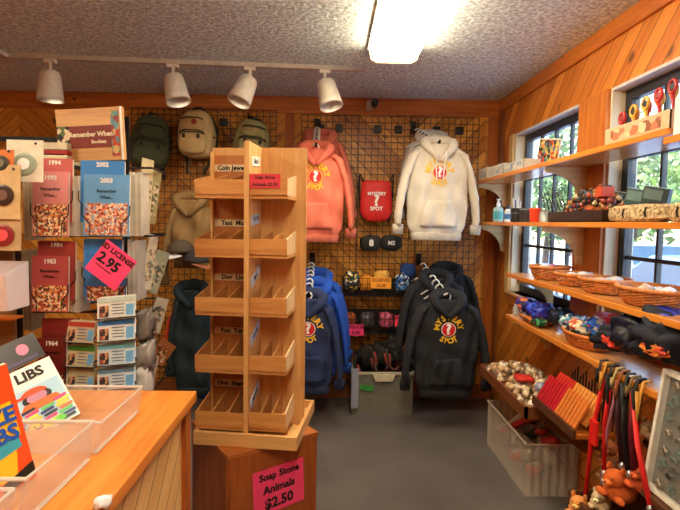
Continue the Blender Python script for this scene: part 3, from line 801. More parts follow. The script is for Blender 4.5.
# ------------------------------------------------------------------ grey tote with black things on the floor
a = at(353, 396, Z=0.0); Yt = 3.70; x0 = at(352, 390, Y=Yt).x; x1 = at(413, 390, Y=Yt).x; zt1 = at(380, 372, Y=Yt).z; zb = .01
r = thing('storage_tote', 'grey plastic storage tote on the floor below the wire baskets', 'storage tote', ((x0 + x1) / 2, Yt + .15, 0))
tg = M((118, 116, 104), .35); z1 = zt1
b = MB(); b.bx(x0, x1, Yt, Yt + .006, zb, z1); b.bx(x0, x1, Yt + .30, Yt + .306, zb, z1); b.bx(x0, x0 + .006, Yt, Yt + .3, zb, z1 + .02); b.bx(x1 - .006, x1, Yt, Yt + .3, zb, z1); b.bx(x0, x1, Yt, Yt + .3, .0, zb)
b.build('tub', tg, r)
b = MB(); b.bx(x0 - .012, x1 + .012, Yt - .014, Yt, z1 - .02, z1); b.bx(x0 - .012, x0, Yt - .014, Yt + .31, z1 - .02, z1); b.bx(x1, x1 + .012, Yt - .014, Yt + .31, z1 - .02, z1); b.build('rim', M((178, 170, 150), .35), r, bevel=.003)
MB().prism([(-.085, 0), (.085, 0), (.065, -.055), (-.065, -.055)], (at(384, 372, Y=Yt).x, Yt - .014, z1 - .012), (1, 0, 0), (0, 0, 1), .012).build('handle', M((206, 196, 168), .4), r, bevel=.003)
c = at(367, 388, Y=Yt - .008)
MB().box(c, (.10, .004, .04), rotm(0, .12, 0)).build('green_sticker', M((60, 150, 60), .5), r)
MB().box((x0 + .02, Yt - .02, (z1 + .02) / 2 + .03), (.055, .012, z1 - .02)).build('corner_rib', M((150, 156, 176), .35), r, bevel=.004)
rr = random.Random(11)
for k, (px, py, cc, l) in enumerate(((366, 352, (20, 20, 22), 'black belt bundle at the left of the grey tote'), (380, 350, (26, 22, 22), 'black strap bundle in the middle of the grey tote'), (393, 345, (30, 24, 24), 'black bag piled high in the grey tote'), (404, 352, (60, 24, 24), 'black and red bag at the right of the grey tote'))):
    c = at(px, py, Y=3.86); r = thing('strap_bundle', l, 'bag', (c.x, c.y, c.z - .12))
    MB().blob(c + V((0, 0, -.03)), (.08, .09, .09), k, .5, 2).build('bag_body', M(cc, .8, bump=.4), r, smooth=True)
    for q in range(3):
        b = MB(); a0 = rr.uniform(0, 6); b.tube([c + V((.09 * math.cos(a0 + s_ * .6) * (1 - .2 * q), -.07 - .02 * q, -.05 + .12 * math.sin(a0 + s_ * .6))) for s_ in range(7)], .009, 6, flat=.5)
        b.build('strap', M([(24, 22, 22), (150, 50, 40), (70, 50, 44)][q], .7), r, smooth=True)
c = at(345, 345, Y=3.9)

# ------------------------------------------------------------------ khaki jacket, caps and dark garments at left
p = at(190, 205, Y=3.72)
hoodie('khaki_jacket', 'khaki jacket hanging below the beige backpack', 'jacket', p.x, 3.74, at(190, 262, Y=3.72).z, (130, 100, 58), H=.46, wk=.68, seed=13, splay=.04, arms=(1, 0))
p = at(192, 330, Y=3.60)
hoodie('dark_jacket', 'dark teal jacket hanging low beside the bin rack', 'jacket', p.x, 3.62, at(192, 388, Y=3.6).z, (18, 34, 40), H=.72, wk=.62, seed=14, splay=.02, arms=(1, 0))
p = at(209, 330, Y=3.72)
hoodie('blue_jacket', 'blue jacket behind the dark teal jacket', 'jacket', p.x, 3.80, at(209, 392, Y=3.8).z, (34, 70, 130), H=.70, wk=.55, seed=15, splay=.02)
def cap_(px, py, Y, col, vis, label, rz):
    c = at(px, py, Y=Y); r = thing('baseball_cap', label, 'cap', (c.x, c.y, c.z - .05), rz); Mx = abs_mat(r)
    rings = []
    for j in range(8):
        ph = PI / 2 * j / 8; rings.append([Mx @ V((.09 * math.cos(ph) * math.cos(a), .10 * math.cos(ph) * math.sin(a), .05 + .09 * math.sin(ph))) for a in [2 * PI * k / 20 for k in range(20)]])
    b = MB(); b.loft(rings); b.build('crown', M(col, .8), r, smooth=True)
    po = [(.085 * math.cos(a), -.06 - .11 * math.sin(a)) for a in [PI * k / 12 for k in range(13)]]
    b = MB(); b.prism(po, Mx @ V((0, 0, .05)), Mx.to_3x3() @ V((1, 0, -.1)), Mx.to_3x3() @ V((0, 1, .25)), .005); b.build('visor', M(vis, .7), r)
cap_(181, 252, 3.60, (70, 56, 40), (210, 205, 210), 'brown cap with a pale visor hanging by the khaki jacket', -.6)
cap_(196, 262, 3.58, (40, 34, 34), (150, 90, 60), 'dark cap with a rust visor below the pale visored cap', .9)
c = at(172, 330, Y=3.85); 
r = thing('orange_lanyard_bunch', 'orange and red lanyard bunch hanging left of the dark teal jacket', 'lanyard', (c.x, c.y, c.z - .15))
for q in range(6):
    x = (q - 2.5) * .014; b = MB(); b.tube([c + V((0, .03, .15)), c + V((x, 0, .06)), c + V((x * 1.6, -.01 * (q % 2), -.06)), c + V((x * 1.1 + .01, 0, -.15 + .012 * q))], .008, 6, flat=.4); b.build('strap', M([(236, 84, 30), (200, 40, 24), (240, 120, 40)][q % 3], .6), r, smooth=True)
b = MB(); b.tube([c + V((0, .03, .15)), c + V((0, .20, .16))], .005, 6); b.build('peg', BLACK, r)

# ------------------------------------------------------------------ wooden bin rack on its pedestal
ra = -math.radians(7.5); ctr = V((-.285, 2.03, .60))
R = rotm(0, 0, ra)
root = thing('bin_display_rack', 'tall wooden display rack with slanted divided bins on a pedestal', 'display rack', ctr, R=R)
L = lambda x, y, z: ctr + R @ V((x, y, z))
def rbox(x0, x1, y0, y1, z0, z1, mb=None):
    mb = mb or MB(); return mb.box(L((x0 + x1) / 2, (y0 + y1) / 2, (z0 + z1) / 2), (abs(x1 - x0), abs(y1 - y0), abs(z1 - z0)), R)
rbox(-.19, .19, -.19, .19, .0, .018).build('base_board', W_RACKX, root)
for a in ((-.2, .2, -.2, -.185), (-.2, .2, .185, .2), (-.2, -.185, -.185, .185), (.185, .2, -.185, .185)):
    rbox(a[0], a[1], a[2], a[3], -.002, .05).build('base_rail', W_RACKX, root, bevel=.002)
HT = 1.14
rbox(-.195, .19, -.006, .006, .018, HT).build('cross_panel', W_RACK, root)
rbox(-.195, -.012, -.0085, -.0062, .018, HT - .03).build('panel_lining', W_RACKIN, root)
rbox(-.009, .009, -.185, -.007, .018, HT).build('centre_panel', W_RACK, root, bevel=.001)
rbox(-.009, .009, .007, .185, .018, HT).build('rear_panel', W_RACK, root, bevel=.001)
rbox(-.196, -.186, -.03, .0, .018, HT - .02).build('edge_strip', W_RACK, root)
BINW = wood((188, 126, 66), (216, 158, 92), 'x', name='bin_wood'); BEND = wood((214, 176, 122), (232, 204, 158), 'z', name='bin_end')
levels = [.065, .285, .505, .725, .945]
ltx = ['Owl  Elephant', 'Fox  Turtle', 'Dog  Lions', 'Taxi  Muse', 'Coin Jewel Tr']
rtx = ['Rabbit', 'Horse', 'Bird', 'V V W', 'No 8']
for i, z in enumerate(levels):
    # left bin
    bn = rbox(-.2, -.0095, -.175, -.012, z - .014, z).build('slanted_bin', BINW, root)
    rbox(-.2, -.0095, -.18, -.172, z, z + .055).build('bin_front', BINW, bn)
    for x in (-.2, -.137, -.075):
        b = MB(); b.prism([(-.172, z), (-.012, z), (-.012, z + .085), (-.172, z + .055)], L(x, 0, 0), R @ V((0, 1, 0)), V((0, 0, 1)), .006)
        b.build('divider', BINW, bn)
    # right bin
    bn = rbox(.0095, .15, -.165, -.0065, z - .014, z).build('slanted_bin', BINW, root)
    rbox(.0095, .15, -.172, -.164, z, z + .058).build('bin_front', BINW, bn)
    for k, x in enumerate((.05, .095, .144)):
        b = MB(); b.prism([(-.164, z), (-.0065, z), (-.0065, z + .085), (-.164, z + .058)], L(x, 0, 0), R @ V((0, 1, 0)), V((0, 0, 1)), .006)
        b.build('divider', BEND if k == 2 else BINW, bn)
    # label strips
    rbox(-.185, -.012, -.0125, -.009, z + .10, z + .128).build('label_strip', M((226, 206, 166), .5), root)
    b = MB(); b.text(ltx[i], .026, L(-.098, -.0125, z + .114), R @ V((1, 0, 0)), (0, 0, 1)); b.build('strip_lettering', INK, root)
    cc = [(190, 214, 240), (186, 210, 238), (196, 216, 236), (176, 206, 240), (240, 238, 232)][i]
    zz = z + (.10 if i == 0 else .125)
    Rt = R @ rotm(.42 if i < 3 else .1)
    cpt = L(.011, -.10, zz + .005)
    MB().box(cpt, (.002, .125 if i < 3 else .10, .036), Rt).build('name_tag', M(cc, .5), root)
    b = MB(); b.text(rtx[i], .028, cpt + R @ V((.001, 0, 0)), Rt @ V((0, 1, 0)), Rt @ V((0, 0, 1))); b.build('tag_lettering', INK, root)
tagc(0, 0, 1, .115, .052, (224, 60, 76), ['Soap Stone', 'Animals $2.50'], 'small red sign on the top right bin of the rack', (60, 8, 14), name='bin_sign', size=.0165, R=R).location
o = [q for q in COL.objects if q.name.startswith('bin_sign')][0]
o.location = L(.067, -.175, levels[4] + .050 - .026)

pa = V((-.36, 1.76, 0)); ang = math.atan2(.217, .32); R = rotm(0, 0, ang); S = .39
pc = pa + R @ V((S / 2, S / 2, 0))
r = thing('display_pedestal', 'square brown plywood pedestal under the wooden bin rack', 'pedestal', pc, R=R)
MB().box(pc + V((0, 0, .589)), (S, S, .018), R).build('top_board', wood((150, 80, 30), (180, 104, 46), 'x'), r, bevel=.001)
for k in range(4):
    Rk = R @ rotm(0, 0, k * PI / 2)
    MB().box(pc + Rk @ V((0, -S / 2 + .008, .29)), (S - .017, .014, .578), Rk).build('side_board', W_BROWN, r)
pn = R @ V((1, 0, 0))
sc = at(277, 491, Y=1.90)
# face plane: point pa, direction pn
q = V((at(252, 490, Y=1.78).x, 0, 0))
def on_face(px, py, P0=pa, n=R @ V((0, -1, 0))):
    d = at(px, py, Y=2.0) - EYE; t_ = (P0 - EYE).dot(n) / d.dot(n); return EYE + d * t_
c = on_face(279, 487); w_ = (on_face(303, 487) - on_face(255, 487)).length; h_ = on_face(279, 465).z - on_face(279, 509).z
Rt = R @ rotm(0, -.04, 0)
r = thing('price_sign', 'hot pink handwritten soap stone animals sign on the brown pedestal', 'sign', c + R @ V((0, -.0015, -h_ / 2)), R=Rt)
MB().box(c + R @ V((0, -.0015, 0)), (w_, .0025, h_), Rt).build('card', M((244, 70, 122), .6, var=.03), r)
b = MB()
for i, l in enumerate(('Soap Stone', 'Animals', '$2.50')):
    b.text(l, (.038, .043, .055)[i], c + R @ V((0, -.003, h_ * (.33, .03, -.29)[i])), Rt @ V((1, 0, 0)), Rt @ V((0, 0, 1)))
b.build('handwriting', INK, r)
# ------------------------------------------------------------------ counter
CX, CY, CZ = -.385, 1.445, .95
r = thing('sales_counter', 'varnished pine counter with diagonal board front at the left', 'counter', (-1.1, .85, 0))
MB().bx(-1.9, CX, .15, CY, CZ - .032, CZ).build('counter_top', wood((196, 108, 34), (226, 146, 62), 'y', rough=.3), r, bevel=.004)
PF = planks('counter_front_boards', 1, (216, 172, 104), (240, 204, 140), 0.075, sgn=-1)
MB().bx(CX - .045, CX - .025, .18, CY - .07, .08, CZ - .032).build('side_panel', PF, r)
MB().bx(-1.88, CX - .05, CY - .05, CY - .03, 0, CZ - .032).build('end_panel', W_BROWN, r)
MB().bx(CX - .05, CX - .012, CY - .07, CY - .02, 0, CZ - .032).build('corner_post', W_TRIM, r, bevel=.002)
MB().bx(CX - .05, CX - .015, .18, CY - .07, .0, .08).build('kick_board', W_TRIMY, r)
# acrylic bins
def acr_bin(x0, x1, y0, y1, h, label, fl=.035):
    z = CZ + .001
    r = thing('acrylic_bin', label, 'acrylic bin', ((x0 + x1) / 2, (y0 + y1) / 2, z)); th = .004
    MB().bx(x0, x1, y0, y1, z, z + th).build('bin_floor', clear('bin_floor', (215, 205, 198), .2, .12), r)
    RM = clear('bin_rim', (235, 225, 218), .2, .6)
    for nm, p4 in (('far_wall', [(x0, y1), (x1, y1), (x1 + fl * .3, y1 + fl * .0), (x0, y1)]), ):
        b = MB(); b.add([(x0, y1, z + th), (x1, y1, z + th), (x1 + fl * .4, y1, z + h), (x0, y1, z + h)], [(0, 1, 2, 3)]); b.build('far_wall', ACRYL, r, solid=.004)
    b = MB(); b.add([(x1, y0, z + th), (x1, y1, z + th), (x1 + fl * .4, y1, z + h), (x1 + fl * .4, y0, z + h)], [(0, 1, 2, 3)]); b.build('customer_side_wall', clear('acrylic_side', (215, 212, 212), .15, .25), r, solid=.006)
    b = MB(); b.add([(x0, y0, z + th), (x0, y1, z + th), (x0, y1, z + h), (x0, y0, z + h)], [(0, 1, 2, 3)]); b.build('rear_side_wall', ACRYL, r, solid=.004)
    b = MB(); b.add([(x0, y0, z + th), (x1, y0, z + th), (x1 + fl * .4, y0, z + h), (x0, y0, z + h)], [(0, 1, 2, 3)]); b.build('near_wall', ACRYL, r, solid=.004)
    b = MB(); b.tube([(x0, y0, z + h), (x1 + fl * .4, y0, z + h), (x1 + fl * .4, y1, z + h), (x0, y1, z + h)], .0035, 6, closed=True); b.build('polished_rim', RM, r)
    b = MB(); b.tube([(x1, y0, z + th), (x1, y1, z + th)], .004, 6); b.build('glued_edge', RM, r)
acr_bin(-.84, -.49, 1.035, 1.265, .07, 'clear acrylic bin at the far end of the counter')
acr_bin(-.86, -.49, .775, 1.005, .085, 'clear acrylic bin in the middle of the counter holding the orange book')
acr_bin(-.86, -.49, .50, .745, .085, 'clear acrylic bin nearest the camera at the lower left corner')
c = at(104, 507, Z=CZ)
MB().blob(c + V((0, -.005, .012)), (.016, .013, .011), 3, .5, 2).build('crumpled_wrapper', M((225, 225, 232), .25), label='crumpled clear wrapper on the counter edge', cat='wrapper', smooth=True)

# word game books
def book(BL, wv, hv, w, h, th, cover, name, label, page=True):
    wv = V(wv).normalized(); hv = (V(hv) - wv * V(hv).dot(wv)).normalized(); n = wv.cross(hv)
    r = thing(name, label, 'book', BL); W = lambda a, b, c=0: V(BL) + wv * (a * w) + hv * (b * h) + n * c
    b = MB(); b.prism([(0, 0), (1, 0), (1, 1), (0, 1)], W(0, 0, -th), wv * w, hv * h, th - .001); b.build('pages', CREAM, r)
    b = MB(); b.prism([(0, 0), (1, 0), (1, 1), (0, 1)], W(0, 0, -.001), wv * w, hv * h, .001); cv = b.build('cover', cover, r)
    return r, W, wv, hv, n
def quad(r, W, pts, m, nm, c=.0006, label=None):
    b = MB(); N = len(pts); vs = [W(a, q, c) for a, q in pts] + [W(a, q, c - .0004) for a, q in pts]
    fs = [tuple(range(N)), tuple(range(N, 2 * N))[::-1]] + [(i, (i + 1) % N, N + (i + 1) % N, N + i) for i in range(N)]
    b.add(vs, fs); return b.build(nm, m, r)
def circ(cx, cy, rx, ry, n=18, a0=0, a1=2 * PI): return [(cx + rx * math.cos(a0 + (a1 - a0) * k / (n - (0 if a1 - a0 > 6 else 1))), cy + ry * math.sin(a0 + (a1 - a0) * k / (n - (0 if a1 - a0 > 6 else 1)))) for k in range(n)]
P_ = lambda c: M(c, .35, var=0, name='print')
wv0 = V((.11, .09, .05)).normalized(); hvw = V((-.105, .062, .119)); hvw = (hvw - wv0 * hvw.dot(wv0)).normalized()
BLw = at(49, 356, Y=1.28) - wv0 * .15 - hvw * .178
r, W, wv, hv, n = book(BLw, wv0, hvw, .15, .178, .008, P_((238, 238, 236)), 'word_game_book', 'white word game book with a figure in an orange cap and rainbow stripes')
quad(r, W, [(.04, .02), (.97, .02), (.97, .68), (.04, .68)], P_((166, 206, 232)), 'blue_field')
quad(r, W, circ(.58, .50, .22, .10), P_((34, 24, 24)), 'dark_hair', .001)
quad(r, W, circ(.58, .51, .15, .08), P_((190, 130, 160)), 'face', .0016)
quad(r, W, circ(.56, .56, .20, .09, 14, 0, PI), P_((234, 84, 40)), 'orange_cap', .0022)
quad(r, W, [(.2, .55), (.42, .55), (.40, .59), (.22, .59)], P_((210, 60, 30)), 'cap_visor', .0024)
quad(r, W, [(.26, .34), (.92, .34), (.84, .45), (.36, .45)], P_((240, 104, 40)), 'orange_shirt', .002)
stripe = [(246, 214, 50), (240, 110, 40), (40, 50, 120), (220, 60, 120), (246, 200, 40), (90, 190, 90), (30, 30, 50)]
for k in range(7):
    for q in range(4):
        a = .05 + q * .235 + (k % 2) * .03; bb = .025 + k * .052
        quad(r, W, [(a, bb), (a + .2, bb + .012), (a + .2, bb + .05), (a, bb + .038)], P_(stripe[(k * 3 + q * 2) % 7]), 'colour_stripe', .0026)
quad(r, W, circ(.42, .10, .13, .075), P_((250, 214, 70)), 'smiling_disc', .0032); quad(r, W, circ(.37, .12, .02, .014, 10), P_((60, 30, 90)), 'eye', .0036); quad(r, W, circ(.46, .12, .02, .014, 10), P_((60, 30, 90)), 'eye', .0036)
quad(r, W, circ(.42, .095, .07, .035, 12, PI, 2 * PI), P_((150, 60, 110)), 'smile', .0036)
quad(r, W, circ(.16, .22, .11, .06), P_((226, 60, 130)), 'pink_disc', .0032); quad(r, W, circ(.72, .07, .10, .045), P_((100, 200, 60)), 'green_disc', .0032)
b = MB(); b.text('LIBS', .036, W(.62, .85, .0008), wv, hv); b.build('title_lettering', INK, r)
# orange book
BRp = at(37, 476, Y=.93); wv = V((.06, .095, .02)).normalized()
hv0 = V((-.02, 0, .24)); hv0 = (hv0 - wv * hv0.dot(wv)).normalized()
w_, h_ = .150, .228
BLp = BRp - wv * w_
r, W, wv, hv, n = book(BLp, wv, hv0, w_, h_, .012, P_((238, 84, 36)), 'word_game_book', 'orange and yellow word game book with big blue letters at the left edge')
quad(r, W, [(.0, .34), (.95, .40), (.93, .70), (.0, .70)], P_((250, 206, 40)), 'yellow_field')
quad(r, W, [(.2, .10), (.80, .08), (.9, .42), (.2, .40)], P_((250, 200, 44)), 'yellow_panel')
quad(r, W, [(.0, .74), (.55, .78), (.58, .97), (.0, .97)], P_((250, 200, 44)), 'top_yellow_block', .0008)
quad(r, W, circ(.48, .83, .12, .06), P_((40, 120, 60)), 'green_figure', .0014)
quad(r, W, circ(.42, .22, .17, .10), P_((24, 22, 26)), 'black_disc', .0012); quad(r, W, circ(.42, .20, .14, .03), P_((240, 240, 236)), 'white_band', .0016)
quad(r, W, [(.62, .0), (1, .03), (1, .15), (.62, .07)], P_((26, 32, 36)), 'black_corner', .0014)
quad(r, W, [(.66, .28), (.93, .31), (.91, .41), (.66, .38)], P_((60, 170, 200)), 'blue_figure', .0014)
b = MB(); b.text('SIZE', .040, W(.70, .60, .002), wv, hv); b.text('LIBS', .040, W(.70, .45, .002), wv, hv); b.build('title_lettering', P_((30, 90, 200)), r)
# dark book behind
r, W, wv, hv, n = book(at(-16, 384, Y=1.32), (.10, .12, .05), (-.04, .03, .10), .16, .075, .01, P_((34, 28, 34)), 'black_book', 'black book with a pink blossom behind the word game books')
quad(r, W, circ(.72, .55, .10, .22, 10), P_((226, 130, 170)), 'pink_blossom'); quad(r, W, [(.1, .1), (.9, .1), (.9, .2), (.1, .2)], P_((70, 60, 110)), 'purple_band')

# ------------------------------------------------------------------ spinner rack with booklets
SPINW = []
SX, SY = -.80, 1.98
r = thing('spinner_rack', 'black wire spinner rack full of souvenir booklets behind the counter', 'display rack', (SX, SY, 0)); SPIN = r
MB().tube([(SX, SY, .02), (SX, SY, 1.84)], .016, 12).build('pole', BLKM, r, smooth=True)
b = MB(); b.lathe([(.19, 0), (.19, .015), (.03, .05)], (SX, SY, 0), 24); b.build('round_base', BLKM, r, smooth=False)
Yp = 1.70
def pxr(x, y, Y): return at(x, y, Y=Y)
for ya, nm in ((1.72, 'f'),):
    for rowy in (236, 312, 391, 168):
        b = MB(); a = pxr(26, rowy, 1.76); c = pxr(152, rowy, 1.76)
        b.tube([a, c, c + V((-.01, .15, 0)), c + V((-.05, .30, 0)), a + V((.02, .40, 0)), a + V((-.04, .2, 0))], .004, 6, closed=True)
        b.tube([(a + c) / 2, V((SX, SY, ((a + c) / 2).z))], .004, 5)
        b.build('wire_ring', BLACK, r)
pics = {'pink': collage('photo_collage_warm', [(196, 84, 60), (230, 190, 130), (120, 60, 40), (240, 220, 190), (216, 120, 60), (90, 70, 60)], 150),
        'blue': collage('photo_collage_cool', [(226, 110, 80), (240, 225, 200), (150, 180, 210), (200, 150, 120), (240, 200, 160), (160, 60, 60)], 150)}
def booklet(x0, x1, y0, y1, Y, col, ttl, sub, label, pic='pink', split=.5, tilt=.06, rz=0, grp=None, inkc=(240, 235, 230), lines=True, pages=3):
    c = at((x0 + x1) / 2, (y0 + y1) / 2, Y=Y); w = (x1 - x0) * Y / F; h = (y1 - y0) * Y / F
    R = rotm(-tilt, 0, rz); bc = c - R @ V((0, 0, h / 2)); r = thing('souvenir_booklet', label, 'booklet', bc, R=R)
    W = lambda x, y, z: bc + R @ V((x, y, z))
    MB().box(W(0, .006, h / 2), (w * .98, .010, h * .98), R).build('pages', M((226, 216, 196), .7), r)
    MB().box(W(0, -.0002, h / 2), (w, .0014, h), R).build('cover', M(col, .35, var=.05), r)
    if split > 0: MB().box(W(0, -.0014, h * split / 2 + .004), (w * .92, .001, h * split), R).build('photo_panel', pics[pic], r)
    if ttl:
        b = MB(); b.text(ttl, .021, W(0, -.0012, h * .90 if split else h * .93), R @ V((1, 0, 0)), R @ V((0, 0, 1)))
        b.build('year_lettering', M(inkc, .5, var=0), r)
    if lines and split:
        b = MB(); b.text(sub, min(.0145, h * .1), W(0, -.0012, h * .73), R @ V((1, 0, 0)), R @ V((0, 0, 1))); b.text('When...', min(.014, h * .1), W(0, -.0012, h * .63), R @ V((1, 0, 0)), R @ V((0, 0, 1)))
        b.build('title_lettering', M(tuple(int(q * .35) for q in col), .5, var=0), r)
    b = MB(); yf = -.006; b.tube([W(-w / 2 - .003, yf, h * .5), W(-w / 2 - .003, yf, h * .35), W(-w * .34, yf, h * .2), W(-w * .34, yf, 0), W(w * .34, yf, 0), W(w * .34, yf, h * .2), W(w / 2 + .003, yf, h * .35), W(w / 2 + .003, yf, h * .5)], .002, 5)
    e = W(-w * .2, yf, -.002); e2 = V((e.x * .3 + SX * .7, SY, e.z)); b.tube([e, e2], .0025, 5); SPINW.append(b)
    return r
PK, BL_, DR = (218, 138, 138), (104, 164, 222), (120, 34, 32)
booklet(33, 68, 172, 236, 1.68, PK, '1993', 'Remember', 'pink 1993 booklet with a photo collage in the top row of the spinner rack', 'pink', .48)
booklet(37, 72, 159, 222, 1.715, (200, 96, 92), '1994', '', 'pink 1994 booklet peeking out above the 1993 one', 'pink', 0)
booklet(84, 129, 175, 236, 1.68, BL_, '2003', 'Remember', 'blue 2003 booklet with a photo collage in the top row of the spinner rack', 'blue', .52)
booklet(81, 124, 161, 222, 1.715, (62, 134, 210), '2002', '', 'blue 2002 booklet peeking out above the 2003 one', 'blue', 0)
booklet(32, 68, 256, 312, 1.68, (186, 84, 84), '1983', 'Remember', 'faded red booklet with a photo collage in the middle row under the 1993 one', 'pink', .45)
booklet(38, 75, 241, 300, 1.715, (170, 66, 60), '1984', '', 'dull red booklet peeking out behind the middle row one', 'pink', 0)
booklet(86, 126, 254, 302, 1.68, (58, 124, 206), '', 'Remember', 'blue booklet in the middle row half covered by the pink diamond sign', 'pink', .3)
booklet(84, 122, 239, 296, 1.715, (64, 138, 216), '', '', 'blue booklet standing behind the one under the pink diamond sign', 'blue', 0)
booklet(37, 66, 338, 391, 1.66, (112, 30, 30), '1964', 'Remember', 'dark red booklet in the bottom row of the spinner rack', 'pink', .28)
booklet(42, 80, 318, 380, 1.70, (132, 40, 38), '', '', 'dark red booklet standing behind the bottom row one', 'pink', 0)
# wads of spare booklets beside each pocket, seen edge-on
for k, (x0, x1, y0, y1, Y, c, l) in enumerate(((70, 80, 176, 236, 1.74, (222, 210, 196), 'white booklets seen edge on between the 1993 and 2003 booklets'), (130, 142, 172, 236, 1.74, (214, 206, 190), 'white booklets seen edge on right of the 2003 booklet'),
        (70, 80, 262, 312, 1.74, (216, 200, 186), 'white booklets seen edge on between the middle row booklets'), (128, 139, 240, 300, 1.74, (200, 196, 190), 'pale booklets seen edge on right of the pink diamond sign'), (24, 33, 176, 240, 1.76, (180, 150, 120), 'tan booklets seen edge on at the left of the top row'), (22, 32, 250, 330, 1.76, (160, 130, 100), 'brown booklets seen edge on at the left of the middle row'))):
    a = at(x0, y1, Y=Y); d = at(x1, y0, Y=Y); r = thing('booklet_bundle', l, 'booklet bundle', ((a.x + d.x) / 2, Y, a.z))
    n = 4; w = (d.x - a.x) / n
    for q in range(n):
        MB().bx(a.x + w * q + .0005, a.x + w * (q + 1) - .0008, Y - .004 * q, Y + .07, a.z, d.z - .006 * ((q * 2) % 3)).build('booklet_page_block', M(tuple(int(v * (1 - .09 * (q % 2))) for v in c), .6), r)
for b in SPINW: b.build('wire_pocket', BLACK, SPIN)
# angled pockets at right with cards
for k, (px, py, w, h, Y, c, rz, ti, l) in enumerate((
        (151, 196, .06, .20, 1.85, (150, 140, 96), .9, .15, 'olive folded map in the right side pocket of the spinner rack'),
        (146, 190, .05, .22, 1.80, (196, 180, 140), 1.1, .1, 'tan folded map beside the olive one'),
        (157, 272, .05, .16, 1.86, (150, 160, 140), .8, .35, 'grey green postcard leaning out of the spinner rack'),
        (150, 262, .04, .2, 1.82, (206, 200, 180), 1.1, .2, 'cream postcard in the side pocket by the pink diamond sign'),
        (158, 315, .05, .13, 1.86, (180, 176, 160), .8, .3, 'pale grey postcard low on the right of the spinner rack'),
        (149, 345, .05, .2, 1.82, (110, 92, 80), 1.0, .1, 'brown postcard low in the side pocket of the spinner rack'),
        (162, 352, .07, .09, 1.9, (150, 90, 50), .7, .7, 'rust coloured card tilted into a diamond at the side of the spinner rack'),
        (150, 372, .05, .12, 1.84, (190, 184, 170), .9, .2, 'off white card at the foot of the side pocket'))):
    c0 = at(px, py, Y=Y); R = rotm(0, ti, rz); r = thing('folded_card', l, 'card', c0 - R @ V((0, 0, h / 2)), R=R)
    MB().box(c0, (w, .006, h), R).build('card_body', M(c, .5), r)
    MB().box(c0 + R @ V((0, -.0038, -.01)), (w * .8, .001, h * .6), R).build('card_picture', collage('card_print', [c, tuple(int(q * .6) for q in c), (200, 180, 150)], 90), r)

# header sign "Remember When"
def px_plane(x0, y0, x1, y1): pass
c = at(91, 135, Y=1.93); R = rotm(.03, -.035, -.16); w, h = .268, .195
r = thing('header_sign', 'wooden framed remember when sign on top of the spinner rack', 'sign', c - R @ V((0, 0, h / 2)), R=R)
W = lambda x, y, z: c + R @ V((x, y, z))
MB().box(c, (w, .02, h), R).build('board', wood((196, 140, 84), (226, 176, 118), 'x'), r, bevel=.002)
MB().box(W(-.01, -.011, -.008), (w * .9, .002, h * .42), R).build('dark_band', M((128, 40, 28), .4), r)
MB().box(W(-.105, -.0125, -.012), (.05, .002, h * .46), R).build('photo_patch', collage('patch', [(40, 30, 26), (90, 110, 60), (220, 200, 170), (30, 24, 24)], 60), r)
MB().box(W(.106, -.0125, -.0), (.03, .002, h * .84), R).build('picture_strip', collage('strip', [(150, 60, 60), (90, 150, 160), (200, 60, 40), (210, 170, 110), (120, 150, 110)], 45), r)
MB().box(W(w / 2 - .003, -.011, 0), (.007, .003, h), R).build('white_edge', WHITE, r)
b = MB(); b.text('Remember When', .0245, W(.008, -.0135, .0), R @ V((1, 0, 0)), R @ V((0, 0, 1))); b.text('Booklets', .017, W(.04, -.0135, -.028), R @ V((1, 0, 0)), R @ V((0, 0, 1))); b.build('lettering', M((236, 220, 190), .5, var=0), r)
b = MB(); b.tube([V((SX, SY, 1.83)), V((c.x, c.y + .02, c.z - .02))], .008, 8); b.build('sign_bracket', BLKM, r)

# pink diamond sign
c = at(111, 265, Y=1.60); R = rotm(0, .66, 0)
r = thing('price_sign', 'hot pink diamond shaped handwritten sign on the blue booklets', 'sign', c, R=R)
MB().box(c, (.118, .002, .118), R).build('card', M((250, 70, 130), .55, var=.03), r)
b = MB(); b.text('ID LICENSE', .0235, c + R @ V((0, -.0012, .040)), R @ V((1, 0, 0)), R @ V((0, 0, 1))); b.text('2.95', .046, c + R @ V((-.01, -.0012, .002)), R @ V((1, 0, 0)), R @ V((0, 0, 1)))
b.box(c + R @ V((-.012, -.0015, -.024)), (.06, .001, .003), R); b.build('handwriting', INK, r)

